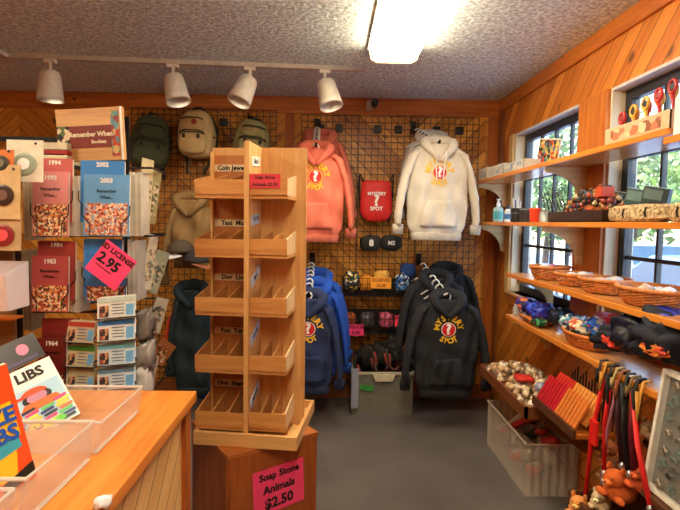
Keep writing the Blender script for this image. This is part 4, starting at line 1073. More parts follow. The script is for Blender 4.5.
# licence card packs
def card_pack(x0, x1, y0, y1, Y, top, body, label, sk, sd, wd=None):
    c = at((x0 + x1) / 2, (y0 + y1) / 2, Y=Y); w = (x1 - x0) * Y / F; h = (y1 - y0) * Y / F * .95
    R = rotm(-.25, sk, 0); r = thing('novelty_card_stack', label, 'card pack', c - R @ V((0, 0, h / 2)), R=R); W = lambda x, y, z: c + R @ V((x, y, z))
    for q in range(4):
        MB().box(W(0, .004 + q * .006, q * .002), (w - .004 * q, .0035, h), R).build('card', M(body, .25), r)
    MB().box(W(0, .0008, h * .37), (w * .96, .002, h * .22), R).build('title_band', M(top, .3), r)
    MB().box(W(-w * .32, .0008, -h * .14), (w * .24, .002, h * .52), R).build('portrait', collage('portrait', [(60, 50, 50), (200, 150, 110), (30, 30, 40), (160, 80, 60)], 90), r)
    b = MB()
    for q in range(4): b.box(W(w * .05, .0008, h * (.14 - q * .14)), (w * (.34 - .05 * (q % 2)), .002, h * .045), R)
    b.build('printed_lines', M((90, 110, 140), .4), r)
    MB().box(W(w * .36, .0006, -h * .12), (w * .2, .002, h * .5), R).build('blue_stamp', M((110, 170, 220), .35), r)
    b = MB(); z0 = -h * .48
    b.tube([W(-w / 2 - .004, -.004, z0 + h * .3), W(-w / 2 - .004, -.005, z0), W(w / 2 + .004, -.005, z0), W(w / 2 + .004, -.004, z0 + h * .3)], .0022, 5)
    b.build('wire_pocket', BLACK, r)
cc = [((180, 196, 190), (226, 230, 222)), ((60, 130, 210), (222, 228, 226)), ((120, 196, 220), (206, 226, 234)), ((120, 160, 190), (214, 224, 230))]
for i, (y, l) in enumerate(((307, 'pack of white novelty licence cards, topmost of the front column'), (330, 'pack of novelty licence cards with a bright blue band, second in the front column'), (354, 'pack of light blue novelty licence cards, third in the front column'), (378, 'pack of novelty licence cards with a grey blue band, lowest of the front column'))):
    card_pack(97, 135, y - 11, y + 12, 1.60, cc[i][0], cc[i][1], l, -.10, i)
cc = [((176, 66, 50), (206, 190, 160)), ((70, 140, 50), (206, 196, 160)), ((190, 170, 130), (200, 186, 150))]
for i, (y, l) in enumerate(((332, 'pack of tan cards with a red band, top of the left column'), (356, 'pack of tan cards with a green band, middle of the left column'), (379, 'pack of plain tan cards, bottom of the left column'))):
    card_pack(67, 94, y - 11, y + 12, 1.63, cc[i][0], cc[i][1], l, .04, i + 5)
for i, (px, py, l) in enumerate(((145, 325, 'grey crumpled packet high on the right of the card packs'), (146, 355, 'grey crumpled packet beside the light blue card pack'), (143, 380, 'white crumpled packet low on the right of the card packs'))):
    c = at(px, py, Y=1.66); b = MB(); b.blob(c, (.026, .03, .046), i, .7, 3.5, p=.5); b.build('plastic_packet', M([(120, 116, 112), (150, 146, 140), (206, 202, 196)][i], .25), label=l, cat='packet', smooth=True)

# ------------------------------------------------------------------ ornament cards at the far left
PX = at(0, 200, Y=1.5)
r = thing('card_rack', 'dark metal card rack standing at the left edge behind the counter', 'display rack', (PX.x - .02, 1.62, 0)); PX.x += .0
b = MB(); b.bx(PX.x - .30, PX.x - .03, 1.60, 1.612, .3, 1.66); b.build('back_panel', M((126, 92, 60), .7), r)
for x in (PX.x - .28, PX.x - .04): MB().bx(x - .012, x + .012, 1.612, 1.64, 0, 1.67).build('upright', BLKM, r)
for py in (222, 247, 318, 172): 
    z = at(10, py, Y=1.55).z; MB().bx(PX.x - .30, PX.x + .0, 1.54, 1.60, z - .006, z).build('narrow_ledge', M((34, 74, 70) if py != 318 else (206, 120, 40), .5), r)
def ocard(px, py, w, h, Y, bgc, dc, label, rz=0, nm='ornament_card'):
    c = at(px, py, Y=Y); R = rotm(-.06, 0, rz); r = thing(nm, label, 'card', c - R @ V((0, 0, h / 2)), R=R); W = lambda x, y, z: c + R @ V((x, y, z))
    MB().box(c, (w, .003, h), R).build('backing_card', M(bgc, .5), r)
    b = MB(); b.lathe([(w * .32, 0), (w * .32, .004), (w * .26, .006)], W(0, -.002, -.01), 24, R=R @ rotm(PI / 2)); b.build('round_ornament', M(dc, .4), r)
    b = MB(); b.lathe([(w * .17, 0), (w * .17, .003)], W(0, -.0075, -.01), 16, R=R @ rotm(PI / 2)); b.build('ornament_centre', M(tuple(min(255, int(q * 1.5 + 30)) for q in dc), .4), r)
    b = MB(); b.lathe([(.004, 0), (.004, .001)], W(w * .3, -.002, h * .42), 10, R=R @ rotm(PI / 2)); b.build('hang_hole', INK, r)
ocard(25, 161, .105, .125, 1.53, (226, 222, 204), (150, 168, 150), 'white card with a pale round ornament at the top left', .05)
ocard(4, 192, .095, .16, 1.50, (206, 176, 128), (60, 40, 34), 'tan card with a dark round ornament at the left edge')
ocard(4, 232, .10, .11, 1.50, (190, 160, 120), (140, 40, 44), 'tan card with a dark red round ornament at the left edge')
ocard(2, 160, .07, .06, 1.51, (214, 120, 50), (60, 60, 50), 'orange topped card at the upper left edge')
c = at(10, 285, Y=1.50); r = thing('clear_tray', 'small clear plastic tray at the left edge below the ornament cards', 'tray', (c.x, 1.5, c.z - .05))
x0, x1 = c.x - .10, c.x + .03; z0, z1 = at(0, 307, Y=1.5).z, at(0, 262, Y=1.5).z
CLT = clear('tray_plastic', (225, 215, 220), .2, .7)
for nm, pts in (('tray_front', [(x0, 1.44, z0), (x1, 1.44, z0), (x1 + .005, 1.42, z1 - .03), (x0, 1.42, z1 - .03)]), ('tray_side', [(x1, 1.44, z0), (x1 + .0, 1.54, z0), (x1, 1.54, z1), (x1 + .005, 1.42, z1 - .03)]), ('tray_back', [(x0, 1.54, z0), (x1, 1.54, z0), (x1, 1.54, z1), (x0, 1.54, z1)]), ('tray_floor', [(x0, 1.44, z0), (x1, 1.44, z0), (x1, 1.54, z0), (x0, 1.54, z0)])):
    b = MB(); b.add(pts, [(0, 1, 2, 3)]); b.build(nm, CLT, r, solid=.004)
# flat books above the pink booklets
for k, (py, c_, l) in enumerate(((146, (214, 200, 170), 'cream box on top of the stack at the upper left'), (152, (170, 30, 26), 'thin red box in the stack at the upper left'), (159, (220, 206, 176), 'cream box at the bottom of the stack at the upper left'))):
    c = at(50, py, Y=1.9); MB().box((c.x, 1.95, c.z), (.125, .10, (.026, .014, .030)[k])).build('flat_box', M(c_, .5), label=l, cat='box', bevel=.002)
c = at(50, 165, Y=1.9); MB().bx(c.x - .09, c.x + .10, 1.88, 2.02, c.z - .008, c.z - .001).build('wire_shelf', BLKM, label='small black shelf at the top of the spinner rack', cat='shelf')
a = at(0, 138, Y=2.1); MB().bx(a.x - .4, at(58, 138, Y=2.1).x, 2.09, 2.11, a.z - .012, a.z + .006).build('hanging_rail', BLKM, label='dark horizontal rail at the upper left in front of the wall', cat='rail')
# ------------------------------------------------------------------ wall shelves on the right
FX = 1.10
def shelf(y0, y1, z, x0, name, label, th=.019, brk=(), bh=.20):
    r = thing('wall_shelf', label, 'shelf', ((x0 + XR) / 2, (y0 + y1) / 2, z - th))
    MB().bx(x0 + .014, XR - .022, y0, y1, z - th, z).build('shelf_board', wood((196, 124, 60), (222, 156, 88), 'y', rough=.22), r)
    MB().bx(x0, x0 + .014, y0, y1, z - th - .003, z + .001).build('front_edge', wood((206, 116, 34), (232, 148, 56), 'y', rough=.35), r, bevel=.002)
    for y in brk:
        po = [(0, 0)] + [(0, -bh)] + [( -.04, -bh)] + [(-(XR - .03 - x0) * (1 - math.cos(PI / 2 * k / 10)) * 1.0 - .03 * 0, -bh + (bh - .02) * math.sin(PI / 2 * k / 10)) for k in range(1, 11)][0:0]
        D = XR - .022 - x0 - .02
        po = [(0, 0), (-D, 0), (-D, -.03)] + [(-D + (D - .035) * math.sin(PI / 2 * k / 10), -.03 - (bh - .03) * (1 - math.cos(PI / 2 * k / 10))) for k in range(1, 11)] + [(0, -bh)]
        b = MB(); b.prism(po, (XR - .022, y + .009, z - th - .0005), (1, 0, 0), (0, 0, 1), .018); b.build('curved_bracket', BRK if y > 3 else BRK2, r, bevel=.001)
    return r
BRK = wood((200, 168, 112), (226, 198, 144), 'x', name='bracket_pale'); BRK2 = BRK
Z1, Z2, Z3, Z4 = 1.775, 1.465, 1.15, .893
shelf(1.64, 3.84, Z1, FX, 'top', 'top wooden wall shelf carrying white boxes across both windows', brk=(3.80, 2.62), bh=.17)
shelf(1.30, 3.84, Z2, FX, 'second', 'eye level wooden wall shelf carrying bottles and a tray of trinkets', brk=(3.80, 2.62), bh=.20)
shelf(1.30, 3.09, Z3, FX, 'third', 'wooden wall shelf carrying the row of wicker baskets', brk=(2.95, 2.0), bh=.15)
shelf(1.62, 3.07, Z4, FX, 'fourth', 'lowest wooden wall shelf piled with folded fabric', brk=(2.95, 1.75), bh=.17)
shelf(.95, 1.60, 1.735, 1.06, 'near', 'short wooden shelf with a white box at the upper right corner', brk=(), bh=.12)

def pbox(y0, y1, x0, x1, z, h, col, label, name='cardboard_box', cat='box', lid=None, open_=False, art=None):
    r = thing(name, label, cat, ((x0 + x1) / 2, (y0 + y1) / 2, z)); m = M(col, .6, var=.05)
    if open_:
        b = MB(); t_ = .004; b.bx(x0, x0 + t_, y0, y1, z, z + h).bx(x1 - t_, x1, y0, y1, z, z + h).bx(x0, x1, y0, y0 + t_, z, z + h).bx(x0, x1, y1 - t_, y1, z, z + h).bx(x0, x1, y0, y1, z, z + t_); b.build('box_body', m, r)
    else: MB().bx(x0, x1, y0, y1, z, z + h).build('box_body', m, r, bevel=.002)
    if art:
        MB().bx(x0 - .0015, x0 - .0002, y0 + (y1 - y0) * .12, y0 + (y1 - y0) * .88, z + h * .2, z + h * .8).build('printed_label', art, r)
    return r
z = Z1 + .0015
LAB = collage('box_print', [(226, 214, 190), (160, 180, 200), (210, 200, 180), (196, 150, 120)], 50)
pbox(3.60, 3.80, 1.12, 1.22, z, .085, (232, 216, 180), 'cream open box at the far end of the top shelf', open_=True, art=LAB)
pbox(3.28, 3.57, 1.12, 1.22, z, .075, (226, 222, 208), 'long white box in the far part of the top shelf', open_=True, art=LAB)
pbox(2.92, 3.25, 1.12, 1.22, z, .06, (206, 204, 196), 'long grey white box before the colourful picture on the top shelf', open_=True, art=collage('b2', [(120, 150, 190), (230, 226, 214), (200, 196, 186)], 40))
rr = random.Random(2)
def small_things(y0, y1, n, x0, x1, z, cols, label, grp, name='small_figurine', cat='figurine', s=.018):
    for k in range(n):
        y = y0 + (y1 - y0) * (k + .5) / n; x = rr.uniform(x0, x1)
        r = thing(name, label, cat, (x, y, z), rr.uniform(0, 6), grp); m = M(cols[k % len(cols)], .5)
        MB().blob((x, y, z + s), (s * .8, s * .8, s), k, .3).build('body', m, r, smooth=True)
        MB().blob((x + .002, y, z + s * 2.35), (s * .5, s * .5, s * .5), k + 9, .2).build('head', m, r, smooth=True)
small_things(3.62, 3.79, 3, 1.17, 1.19, z + .006, [(236, 226, 200), (226, 210, 170)], 'small cream figurine standing in the cream open box', 'figurines in the cream open box', s=.03)
small_things(3.31, 3.55, 5, 1.17, 1.19, z + .006, [(230, 226, 214), (200, 176, 130), (160, 140, 120)], 'small pale figurine standing in the long white box', 'figurines in the long white box', s=.027)
small_things(2.95, 3.23, 5, 1.17, 1.19, z + .006, [(120, 160, 190), (220, 216, 206), (90, 110, 130)], 'small grey or blue figurine standing in the long grey white box', 'figurines in the grey white box', s=.022)
# colourful picture leaning
c = at(545, 152, X=1.25); R = rotm(0, .15, -PI / 2 + .35)
r = thing('picture_card', 'colourful picture card leaning on the top shelf before the window', 'picture', (1.26, c.y, z), R=R)
W = lambda x, y, zz: V((1.26, c.y, z)) + R @ V((x, y, zz))
MB().box(W(0, 0, .09), (.17, .005, .175), R).build('backing', M((226, 220, 206), .5), r)
MB().box(W(0, -.0035, .09), (.155, .002, .16), R).build('picture_print', collage('picture', [(200, 70, 50), (240, 200, 120), (80, 120, 160), (60, 50, 50), (220, 150, 90), (150, 170, 110)], 55), r)
# crate of ring-handled toys
pbox(1.66, 2.06, 1.12, 1.22, z, .065, (214, 176, 138), 'tan cardboard tray with a printed side under the ring handled toys', open_=True, art=collage('tan_print', [(214, 176, 138), (196, 120, 84), (226, 200, 160), (150, 90, 60)], 30), name='cardboard_tray', cat='tray')
cs = [(180, 40, 40), (196, 120, 60), (220, 170, 60), (206, 60, 40), (230, 180, 70), (236, 190, 80), (200, 50, 40), (240, 196, 90)]
for k in range(9):
    y = 1.97 - .036 * k; x = 1.15 + .03 * (k % 2); hh = .075 + .006 * k; m = M(cs[k % 8], .4); ir = M((30, 24, 26) if k % 3 else (150, 40, 36), .5)
    r = thing('ring_handled_toy', ['red', 'brown', 'amber', 'scarlet', 'pale yellow', 'golden yellow', 'dark red', 'yellow', 'orange red'][k] + ' ring handled toy in the tan top shelf tray, %s from the far end' % ['first', 'second', 'third', 'fourth', 'fifth', 'sixth', 'seventh', 'eighth', 'ninth'][k], 'toy', (x, y, z + .008), .2 * (k % 3 - 1))
    MB().tube([(x, y, z + .008), (x, y + .01, z + hh * .6), (x - .004, y + .012, z + hh)], [.005, .005, .007], 8).build('stick', m, r, smooth=True)
    b = MB(); b.tube([V((x - .005, y + .012 + .018 * math.cos(a), z + hh + .024 + .021 * math.sin(a))) for a in [2 * PI * q / 16 for q in range(16)]], .006, 8, closed=True); b.build('ring_handle', m, r, smooth=True)
    b = MB(); b.lathe([(.012, -.004), (.012, .004)], (x - .005, y + .012, z + hh + .024), 14, sx=.9, sy=1.2, R=rotm(0, PI / 2)); b.build('ring_insert', ir, r)
pbox(1.25, 1.585, 1.08, 1.18, 1.7365, .12, (230, 226, 226), 'white box on the short near shelf in the upper right corner')

# ---- second shelf
z = Z2 + .0015
def bottle(px, prof, mats, label, X=1.155, name='bottle', cat='bottle', n=20, parts=None, ph=None):
    c = at(px, 218, X=X); y = c.y; r = thing(name, label, cat, (X, y, z))
    for nm, pr, m in parts:
        b = MB(); b.lathe(pr, (X, y, z), n); b.build(nm, m, r, smooth=False)
    return r, y
BLU = M((60, 120, 190), .3)
bottle(498, 0, 0, 'clear pump bottle with a teal label at the far end of the shelf', parts=[('bottle_body', [(.030, 0), (.034, .006), (.034, .085), (.026, .10), (.012, .108)], clear('clear_bottle', (190, 225, 230), .1, .6)), ('bottle_label', [(.0345, .02), (.0348, .022), (.0348, .07), (.0345, .072)], M((70, 160, 170), .4)), ('pump_cap', [(.013, .108), (.013, .13), (.006, .132), (.006, .15), (.014, .152), (.014, .158)], M((230, 235, 240), .3))])
bottle(508, 0, 0, 'small white bottle with a blue band beside the sanitizer bottle', parts=[('bottle_body', [(.022, 0), (.024, .004), (.024, .07), (.012, .085)], M((210, 220, 232), .3)), ('blue_band', [(.0245, .02), (.0247, .022), (.0247, .05), (.0245, .052)], BLU), ('screw_cap', [(.013, .085), (.013, .11)], M((60, 60, 66), .4))])
bottle(517, 0, 0, 'black cup shaped container with pens on the eye level shelf', name='pen_cup', cat='cup', parts=[('cup_body', [(.036, 0), (.04, .004), (.04, .085), (.036, .085), (.034, .01)], M((28, 28, 30), .4)), ('cup_band', [(.0403, .05), (.0405, .06)], M((90, 90, 96), .4))])
bottle(526, 0, 0, 'dark grey mug standing left of the red cup', X=1.18, name='dark_mug', cat='mug', parts=[('mug_body', [(.034, 0), (.038, .004), (.038, .075), (.034, .075), (.032, .01)], M((46, 44, 46), .4)), ('mug_rim', [(.0382, .072), (.040, .074), (.0382, .078)], M((120, 120, 120), .4))])
bottle(535, 0, 0, 'bright red orange cup on the eye level shelf', name='red_cup', cat='cup', parts=[('cup_body', [(.024, 0), (.028, .003), (.032, .075), (.029, .075), (.025, .008)], M((226, 66, 30), .35)), ('cup_rim', [(.0325, .073), (.034, .076), (.0325, .079)], M((240, 100, 60), .35))])
bottle(545, 0, 0, 'short clear glass jar right of the red cup', X=1.15, name='glass_jar', cat='jar', parts=[('jar_body', [(.026, 0), (.029, .003), (.029, .05), (.024, .056)], clear('jar_glass', (200, 205, 200), .1, .5)), ('jar_lid', [(.025, .056), (.025, .064)], M((150, 146, 140), .3, .6))])
yp = at(517, 200, X=1.155).y
for k in range(4):
    b = MB(); b.tube([(1.155 + .012 * math.cos(k * 1.6), yp + .012 * math.sin(k * 1.6), z + .012), (1.155 + .025 * math.cos(k * 1.6), yp + .025 * math.sin(k * 1.6), z + .13 + .008 * k)], .004, 8)
    b.build('pen', M([(230, 230, 235), (40, 60, 120), (200, 205, 210), (230, 230, 230)][k], .3), label=['white pen leaning left in the black pen cup', 'blue pen in the black pen cup', 'silver pen in the black pen cup', 'tall white pen at the right of the black pen cup'][k], cat='pen')
# dark tray and trinkets
y1 = at(549, 215, X=1.12).y; y0 = at(603, 215, X=1.12).y
r = thing('trinket_tray', 'dark wooden tray heaped with colourful trinkets on the eye level shelf', 'tray', (1.2, (y0 + y1) / 2, z)); TM = M((44, 26, 22), .4)
b = MB(); b.bx(1.115, 1.125, y0, y1, z, z + .05).bx(1.305, 1.315, y0, y1, z, z + .05).bx(1.125, 1.305, y0, y0 + .01, z, z + .05).bx(1.125, 1.305, y1 - .01, y1, z, z + .05); b.build('tray_sides', TM, r)
MB().bx(1.115, 1.315, y0, y1, z, z + .006).build('tray_floor', TM, r)
pal = [((196, 90, 50), 'rust'), ((60, 44, 40), 'dark brown'), ((150, 60, 46), 'brick red'), ((206, 180, 140), 'tan'), ((120, 84, 50), 'brown'), ((70, 76, 80), 'grey'), ((170, 120, 60), 'honey coloured'), ((30, 30, 34), 'black')]
protos = []
for i, (c_, nmc) in enumerate(pal):
    protos.append(M(c_, .3))
tr = random.Random(8); tmesh = {}
def pile(n, x0, x1, y0, y1, zb, hmax, pals, name, lab, cat, grp, s=(.010, .017), seed=1, amp=.45, shape='blob'):
    tr = random.Random(seed); base = []
    for i, (c_, nmc) in enumerate(pals):
        b = MB(); b.blob((0, 0, 0), (1, .8, .65), i + seed, amp, 2, 10, 6)
        b.v = [v * .001 for v in b.v]
        base.append(b)
    made = {}
    for k in range(n):
        i = tr.randrange(len(pals)); x = tr.uniform(x0, x1); y = tr.uniform(y0, y1)
        u = 1 - abs(2 * (x - x0) / (x1 - x0) - 1) ** 2; w = 1 - abs(2 * (y - y0) / (y1 - y0) - 1) ** 3
        zz = zb + hmax * u * w * tr.uniform(.45, 1) + .008; sc = tr.uniform(*s)
        if i not in made:
            o = base[i].build(name, M(pals[i][0], .35), label=lab % pals[i][1], cat=cat, group=grp, smooth=True, origin=(0, 0, 0)); made[i] = o
        else:
            o = made[i].copy(); COL.objects.link(o)
        o.location = (x, y, zz); sc *= 1000; o.scale = (sc, sc, sc); o.rotation_euler = (tr.uniform(0, 6), tr.uniform(0, 6), tr.uniform(0, 6))
pile(200, 1.13, 1.30, y0 + .02, y1 - .02, z + .018, .14, pal, 'polished_stone', '%s trinket in the heaped dark tray', 'trinket', 'trinkets heaped in the dark tray', seed=3)
for k, (px, py, c_, l, sz) in enumerate(((605, 192, (206, 74, 34), 'orange red box on the heaped tray end', (.06, .05, .045)), (582, 197, (70, 60, 56), 'dark figurine rising from the heaped tray', (.03, .03, .05)))):
    c = at(px, py, X=1.19); r = thing('small_package', l, 'package', (c.x, c.y, c.z - sz[2] / 2))
    MB().box(c, sz, rotm(0, 0, .4 * k)).build('package_body', M(c_, .4), r, bevel=.003)
    MB().box(c + V((0, 0, sz[2] / 2 + .003)), (sz[0] * .7, sz[1] * .7, .006), rotm(0, 0, .4 * k)).build('package_cap', M((60, 40, 36), .4), r)
# feathery stems rising from the tray in front of window 1
for k in range(7):
    c = at(548 + k * 4, 190, X=1.22); a = -.4 + .13 * k
    b = MB(); b.tube([(1.22, c.y, z + .02), (1.2, c.y + .07 * a + .03, z + .12), (1.18, c.y + .12 * a + .06, z + .17 + .008 * (k % 3))], [.004, .003, .001], 5)
    for q in range(5):
        zz = z + .08 + q * .018; b.tube([(1.205, c.y + .05 * a + .02 + q * .008, zz), (1.20, c.y + .05 * a + .05 + q * .008, zz + .022)], [.003, .001], 4)
    b.build('dark_feather', M((34, 32, 34), .6), label='black feathered quill standing in the dark tray before the window', cat='quill', group='black quills in the dark tray')
# woven tan boxes
def lump_box(xa, xb, label, col=(206, 176, 120), X0=1.12):
    ya = at(xa, 210, X=X0).y; yb = at(xb, 210, X=X0).y
    r = thing('rope_bundle', label, 'bundle', (X0 + .05, (ya + yb) / 2, z)); n = 9
    t = NT('straw'); f = t.noise(t.coord(), 90, 3); t.base(t.ramp(f, [(.35, lin((120, 92, 56))), (.65, lin((222, 196, 150)))])); t.set(Roughness=.8); t.bump(f, .6, .004)
    MB().blob((X0 + .045, (ya + yb) / 2, z + .033), (.045, abs(ya - yb) / 2, .033), 4, .12, 6, 20, 24, p=.45).build('bundle_body', t.mat, r, smooth=True)
    for f_ in (.25, .62):
        y = yb + (ya - yb) * f_
        b = MB(); b.tube([(X0 + .045 + .048 * math.cos(a), y, z + .034 + .035 * math.sin(a)) for a in [2 * PI * q / 16 for q in range(16)]], .004, 6, closed=True); b.build('dark_tie', M((50, 36, 28), .7), r)
    return (ya + yb) / 2
lump_box(604, 662, 'tan straw textured bundle with dark ties on the eye level shelf')
lump_box(665, 700, 'second tan straw textured bundle at the right edge of the eye level shelf')
for k, (px, py, w, h, c_, l) in enumerate(((616, 195, .11, .13, (50, 62, 62), 'dark green sunglasses case standing behind the straw bundle'), (637, 194, .10, .12, (56, 84, 84), 'teal card holder behind the straw bundle'), (655, 193, .10, .12, (44, 66, 66), 'dark teal card holder near the right edge behind the straw bundle'))):
    c = at(px, py, X=1.27); R = rotm(0, .2, -PI / 2 + .5); r = thing('card_holder', l, 'card holder', (c.x, c.y, z), R=R)
    MB().box(V((c.x, c.y, z + .07)), (w, .03, .14), R).build('holder_body', M(c_, .3), r, bevel=.004)
    MB().box(V((c.x, c.y, z + .10)) + R @ V((0, -.016, .01)), (w * .7, .003, .04), R).build('holder_front', M(tuple(min(255, q + 50) for q in c_), .3), r)

# ---- third shelf: wicker baskets
def wicker(cx, cy, cz, rx, ry, h, label, col=(196, 124, 62), name='wicker_basket', grp=None, nr=12, rb=.75):
    r = thing(name, label, 'basket', (cx, cy, cz), group=grp); b = MB(); rings = []; n = 56
    t = NT('wicker'); f = t.noise(t.coord(), 60, 2); t.base(t.ramp(f, [(.3, lin(tuple(int(q * .8) for q in col))), (.7, lin(tuple(min(255, int(q * 1.15)) for q in col)))])); t.set(Roughness=.45)
    for j in range(nr + 1):
        f_ = j / nr; k0 = rb + (1 - rb) * math.sin(f_ * PI / 2)
        ring = []
        for k in range(n):
            a = 2 * PI * k / n; o = .0025 * (1 if (k // 2 + j) % 2 else -1)
            ring.append(V((cx + (rx * k0 + o) * math.cos(a), cy + (ry * k0 + o) * math.sin(a), cz + .002 + h * f_)))
        rings.append(ring)
    for j in range(nr, 0, -1):
        f_ = j / nr; k0 = rb + (1 - rb) * math.sin(f_ * PI / 2) - .06
        rings.append([V((cx + rx * k0 * math.cos(a), cy + ry * k0 * math.sin(a), cz + .006 + h * f_ * .98)) for a in [2 * PI * k / n for k in range(n)]])
    b.loft(rings); b.build('woven_bowl', t.mat, r, smooth=False)
    for s_ in range(2):
        b = MB(); b.tube([V((cx + (rx + .001) * math.cos(a), cy + (ry + .001) * math.sin(a), cz + h + .003 * math.sin(a * 22 + s_ * PI))) for a in [2 * PI * k / 88 for k in range(88)]], .006, 6, closed=True); b.build('braided_rim', M(tuple(min(255, int(q * 1.1)) for q in col), .4), r, smooth=True)
z = Z3 + .0015
BS = [(548, 2.74, .11, .095, .070, 'small round wicker basket at the far end of the basket row'), (583, 2.47, .105, .10, .058, 'wicker basket second from the far end of the row, holding clear packets'), (612, 2.21, .105, .125, .062, 'oval wicker basket third from the far end of the row'), (655, 1.87, .12, .16, .066, 'largest wicker basket at the near end of the row')]
for i, (px, y, rx, ry, h, l) in enumerate(BS):
    wicker(1.235 if i else 1.22, y, z, rx * .95, ry, h, l)
    for q in range(5):
        x_ = 1.235 + rr.uniform(-.05, .05); y_ = y + rr.uniform(-.5, .5) * ry; hz = z + h + rr.uniform(-.012, .008)
        cc_ = [(226, 226, 226), (196, 210, 226), (210, 190, 170), (230, 230, 235), (180, 70, 60)][q if i == 0 else q % 4]
        b = MB(); b.blob((x_, y_, hz - .01), (.028, .026, .016), q + i * 5, .5, 2.4, 12, 8)
        b.build('clear_packet', M(cc_, .15), label='small shiny packet in the %s wicker basket' % ['far', 'second', 'third', 'near'][i], cat='packet', group='packets in the %s wicker basket' % ['far', 'second', 'third', 'near'][i], smooth=True)
    MB().lathe([(rx * .6, 0), (rx * .55, h * .5)], (1.235, y, z + .008), 16).build('packet_filling', M((190, 170, 150), .4), label='pale layer of packets filling the %s wicker basket' % ['far', 'second', 'third', 'near'][i], cat='packets', kind='stuff')

# ---- fourth shelf
z = Z4 + .0015
wicker(1.20, 2.82, z, .085, .16, .035, 'shallow tray like basket of patterned cloths at the far end of the lowest shelf', (196, 120, 60), nr=7)
wicker(1.205, 2.27, z, .095, .16, .062, 'round wicker basket of colourful cloths in the middle of the lowest shelf', (198, 116, 50))
def cloth(px, py, X, r3, cols, label, sd, name='folded_bandana', scale=40, p=.8, rz=0, dz=0, amp=.5):
    c = at(px, py, X=X); zt = max(c.z, Z4 + r3[2] * .8)
    b = MB(); R = rotm(.2 * math.sin(sd), .15 * math.cos(sd), rz)
    b.blob((X, c.y, zt + dz), r3, sd, amp, 2.6, 26, 16, R=R, p=p)
    m = collage('bandana_print', cols, scale) if len(cols) > 1 else M(cols[0], .75, bump=.5, bs=60)
    return b.build(name, m, label=label, cat='cloth', smooth=True)
BN = [(30, 50, 150), (24, 34, 90), (230, 120, 50), (40, 60, 170), (120, 60, 160), (20, 26, 60)]
cloth(528, 305, 1.17, (.06, .07, .032), BN, 'purple and blue patterned bandana at the far end of the shallow basket', 1, scale=30)
cloth(541, 311, 1.19, (.07, .07, .04), [(36, 60, 190), (60, 90, 220), (20, 30, 110), (90, 60, 170)], 'bright blue patterned bandana in the shallow basket', 2, scale=34)
cloth(536, 320, 1.15, (.035, .10, .022), [(30, 110, 70), (226, 130, 60), (40, 40, 40), (60, 150, 90)], 'green and orange striped bandana draped at the front of the shallow basket', 3, scale=30)
cloth(560, 316, 1.22, (.06, .06, .04), [(26, 30, 44), (40, 50, 80), (20, 20, 30)], 'dark navy bandana between the two baskets on the lowest shelf', 4)
cloth(574, 322, 1.2, (.06, .05, .035), [(120, 190, 220), (230, 235, 235), (60, 130, 180), (40, 50, 70)], 'light blue and white bandana at the far side of the round basket', 5, scale=50)
cloth(584, 328, 1.18, (.07, .07, .035), [(236, 220, 190), (206, 60, 60), (60, 110, 180), (230, 150, 70), (50, 120, 90)], 'multicoloured patchwork bandana heaped in the round basket', 6, scale=55)
cloth(597, 326, 1.21, (.05, .05, .035), [(40, 90, 200), (60, 120, 220), (230, 235, 240)], 'blue bandana in the near side of the round basket', 7, scale=40)
cloth(608, 322, 1.26, (.05, .08, .03), [(206, 120, 140), (190, 90, 110)], 'dusty pink cloth behind the dark pile on the lowest shelf', 8)
cloth(622, 322, 1.24, (.05, .06, .035), [(214, 50, 90)], 'crimson pink cloth behind the dark pile on the lowest shelf', 9)
cloth(645, 318, 1.22, (.06, .07, .03), [(60, 110, 190), (30, 60, 130), (120, 150, 200)], 'blue grey cloth on top of the dark pile', 10)
cloth(616, 338, 1.15, (.06, .08, .045), [(24, 28, 44)], 'black cloth at the front of the dark pile', 11, amp=.6)
cloth(640, 335, 1.17, (.09, .10, .07), [(16, 20, 36), (20, 26, 50), (16, 18, 28)], 'large black and navy cloth heaped in the dark pile', 12, amp=.6)
cloth(668, 338, 1.16, (.09, .10, .075), [(20, 24, 40)], 'near black jacket like cloth at the right edge of the dark pile', 13, amp=.6)
cloth(672, 320, 1.20, (.07, .08, .035), [(40, 50, 160), (60, 70, 190), (30, 36, 110)], 'violet blue cloth at the right edge on top of the dark pile', 14)
cloth(612, 342, 1.11, (.022, .05, .018), [(226, 60, 34)], 'bright red cloth strip at the front of the dark pile', 15)
cloth(655, 350, 1.09, (.02, .06, .018), [(236, 110, 50), (240, 150, 60), (200, 60, 40)], 'orange patterned cloth strip at the front edge of the dark pile', 16, scale=50)
# small clear jar and white tag at far end
c = at(516, 313, X=1.15); r = thing('small_bottle', 'small clear bottle at the far end of the lowest shelf', 'bottle', (1.15, 3.03, z))
MB().lathe([(.016, 0), (.018, .003), (.018, .05), (.008, .06)], (1.15, 3.03, z), 16).build('bottle_body', clear('tiny_bottle', (205, 215, 215), .1, .55), r, smooth=True)
MB().lathe([(.009, .06), (.009, .075)], (1.15, 3.03, z), 12).build('bottle_cap', M((230, 230, 230), .3), r)
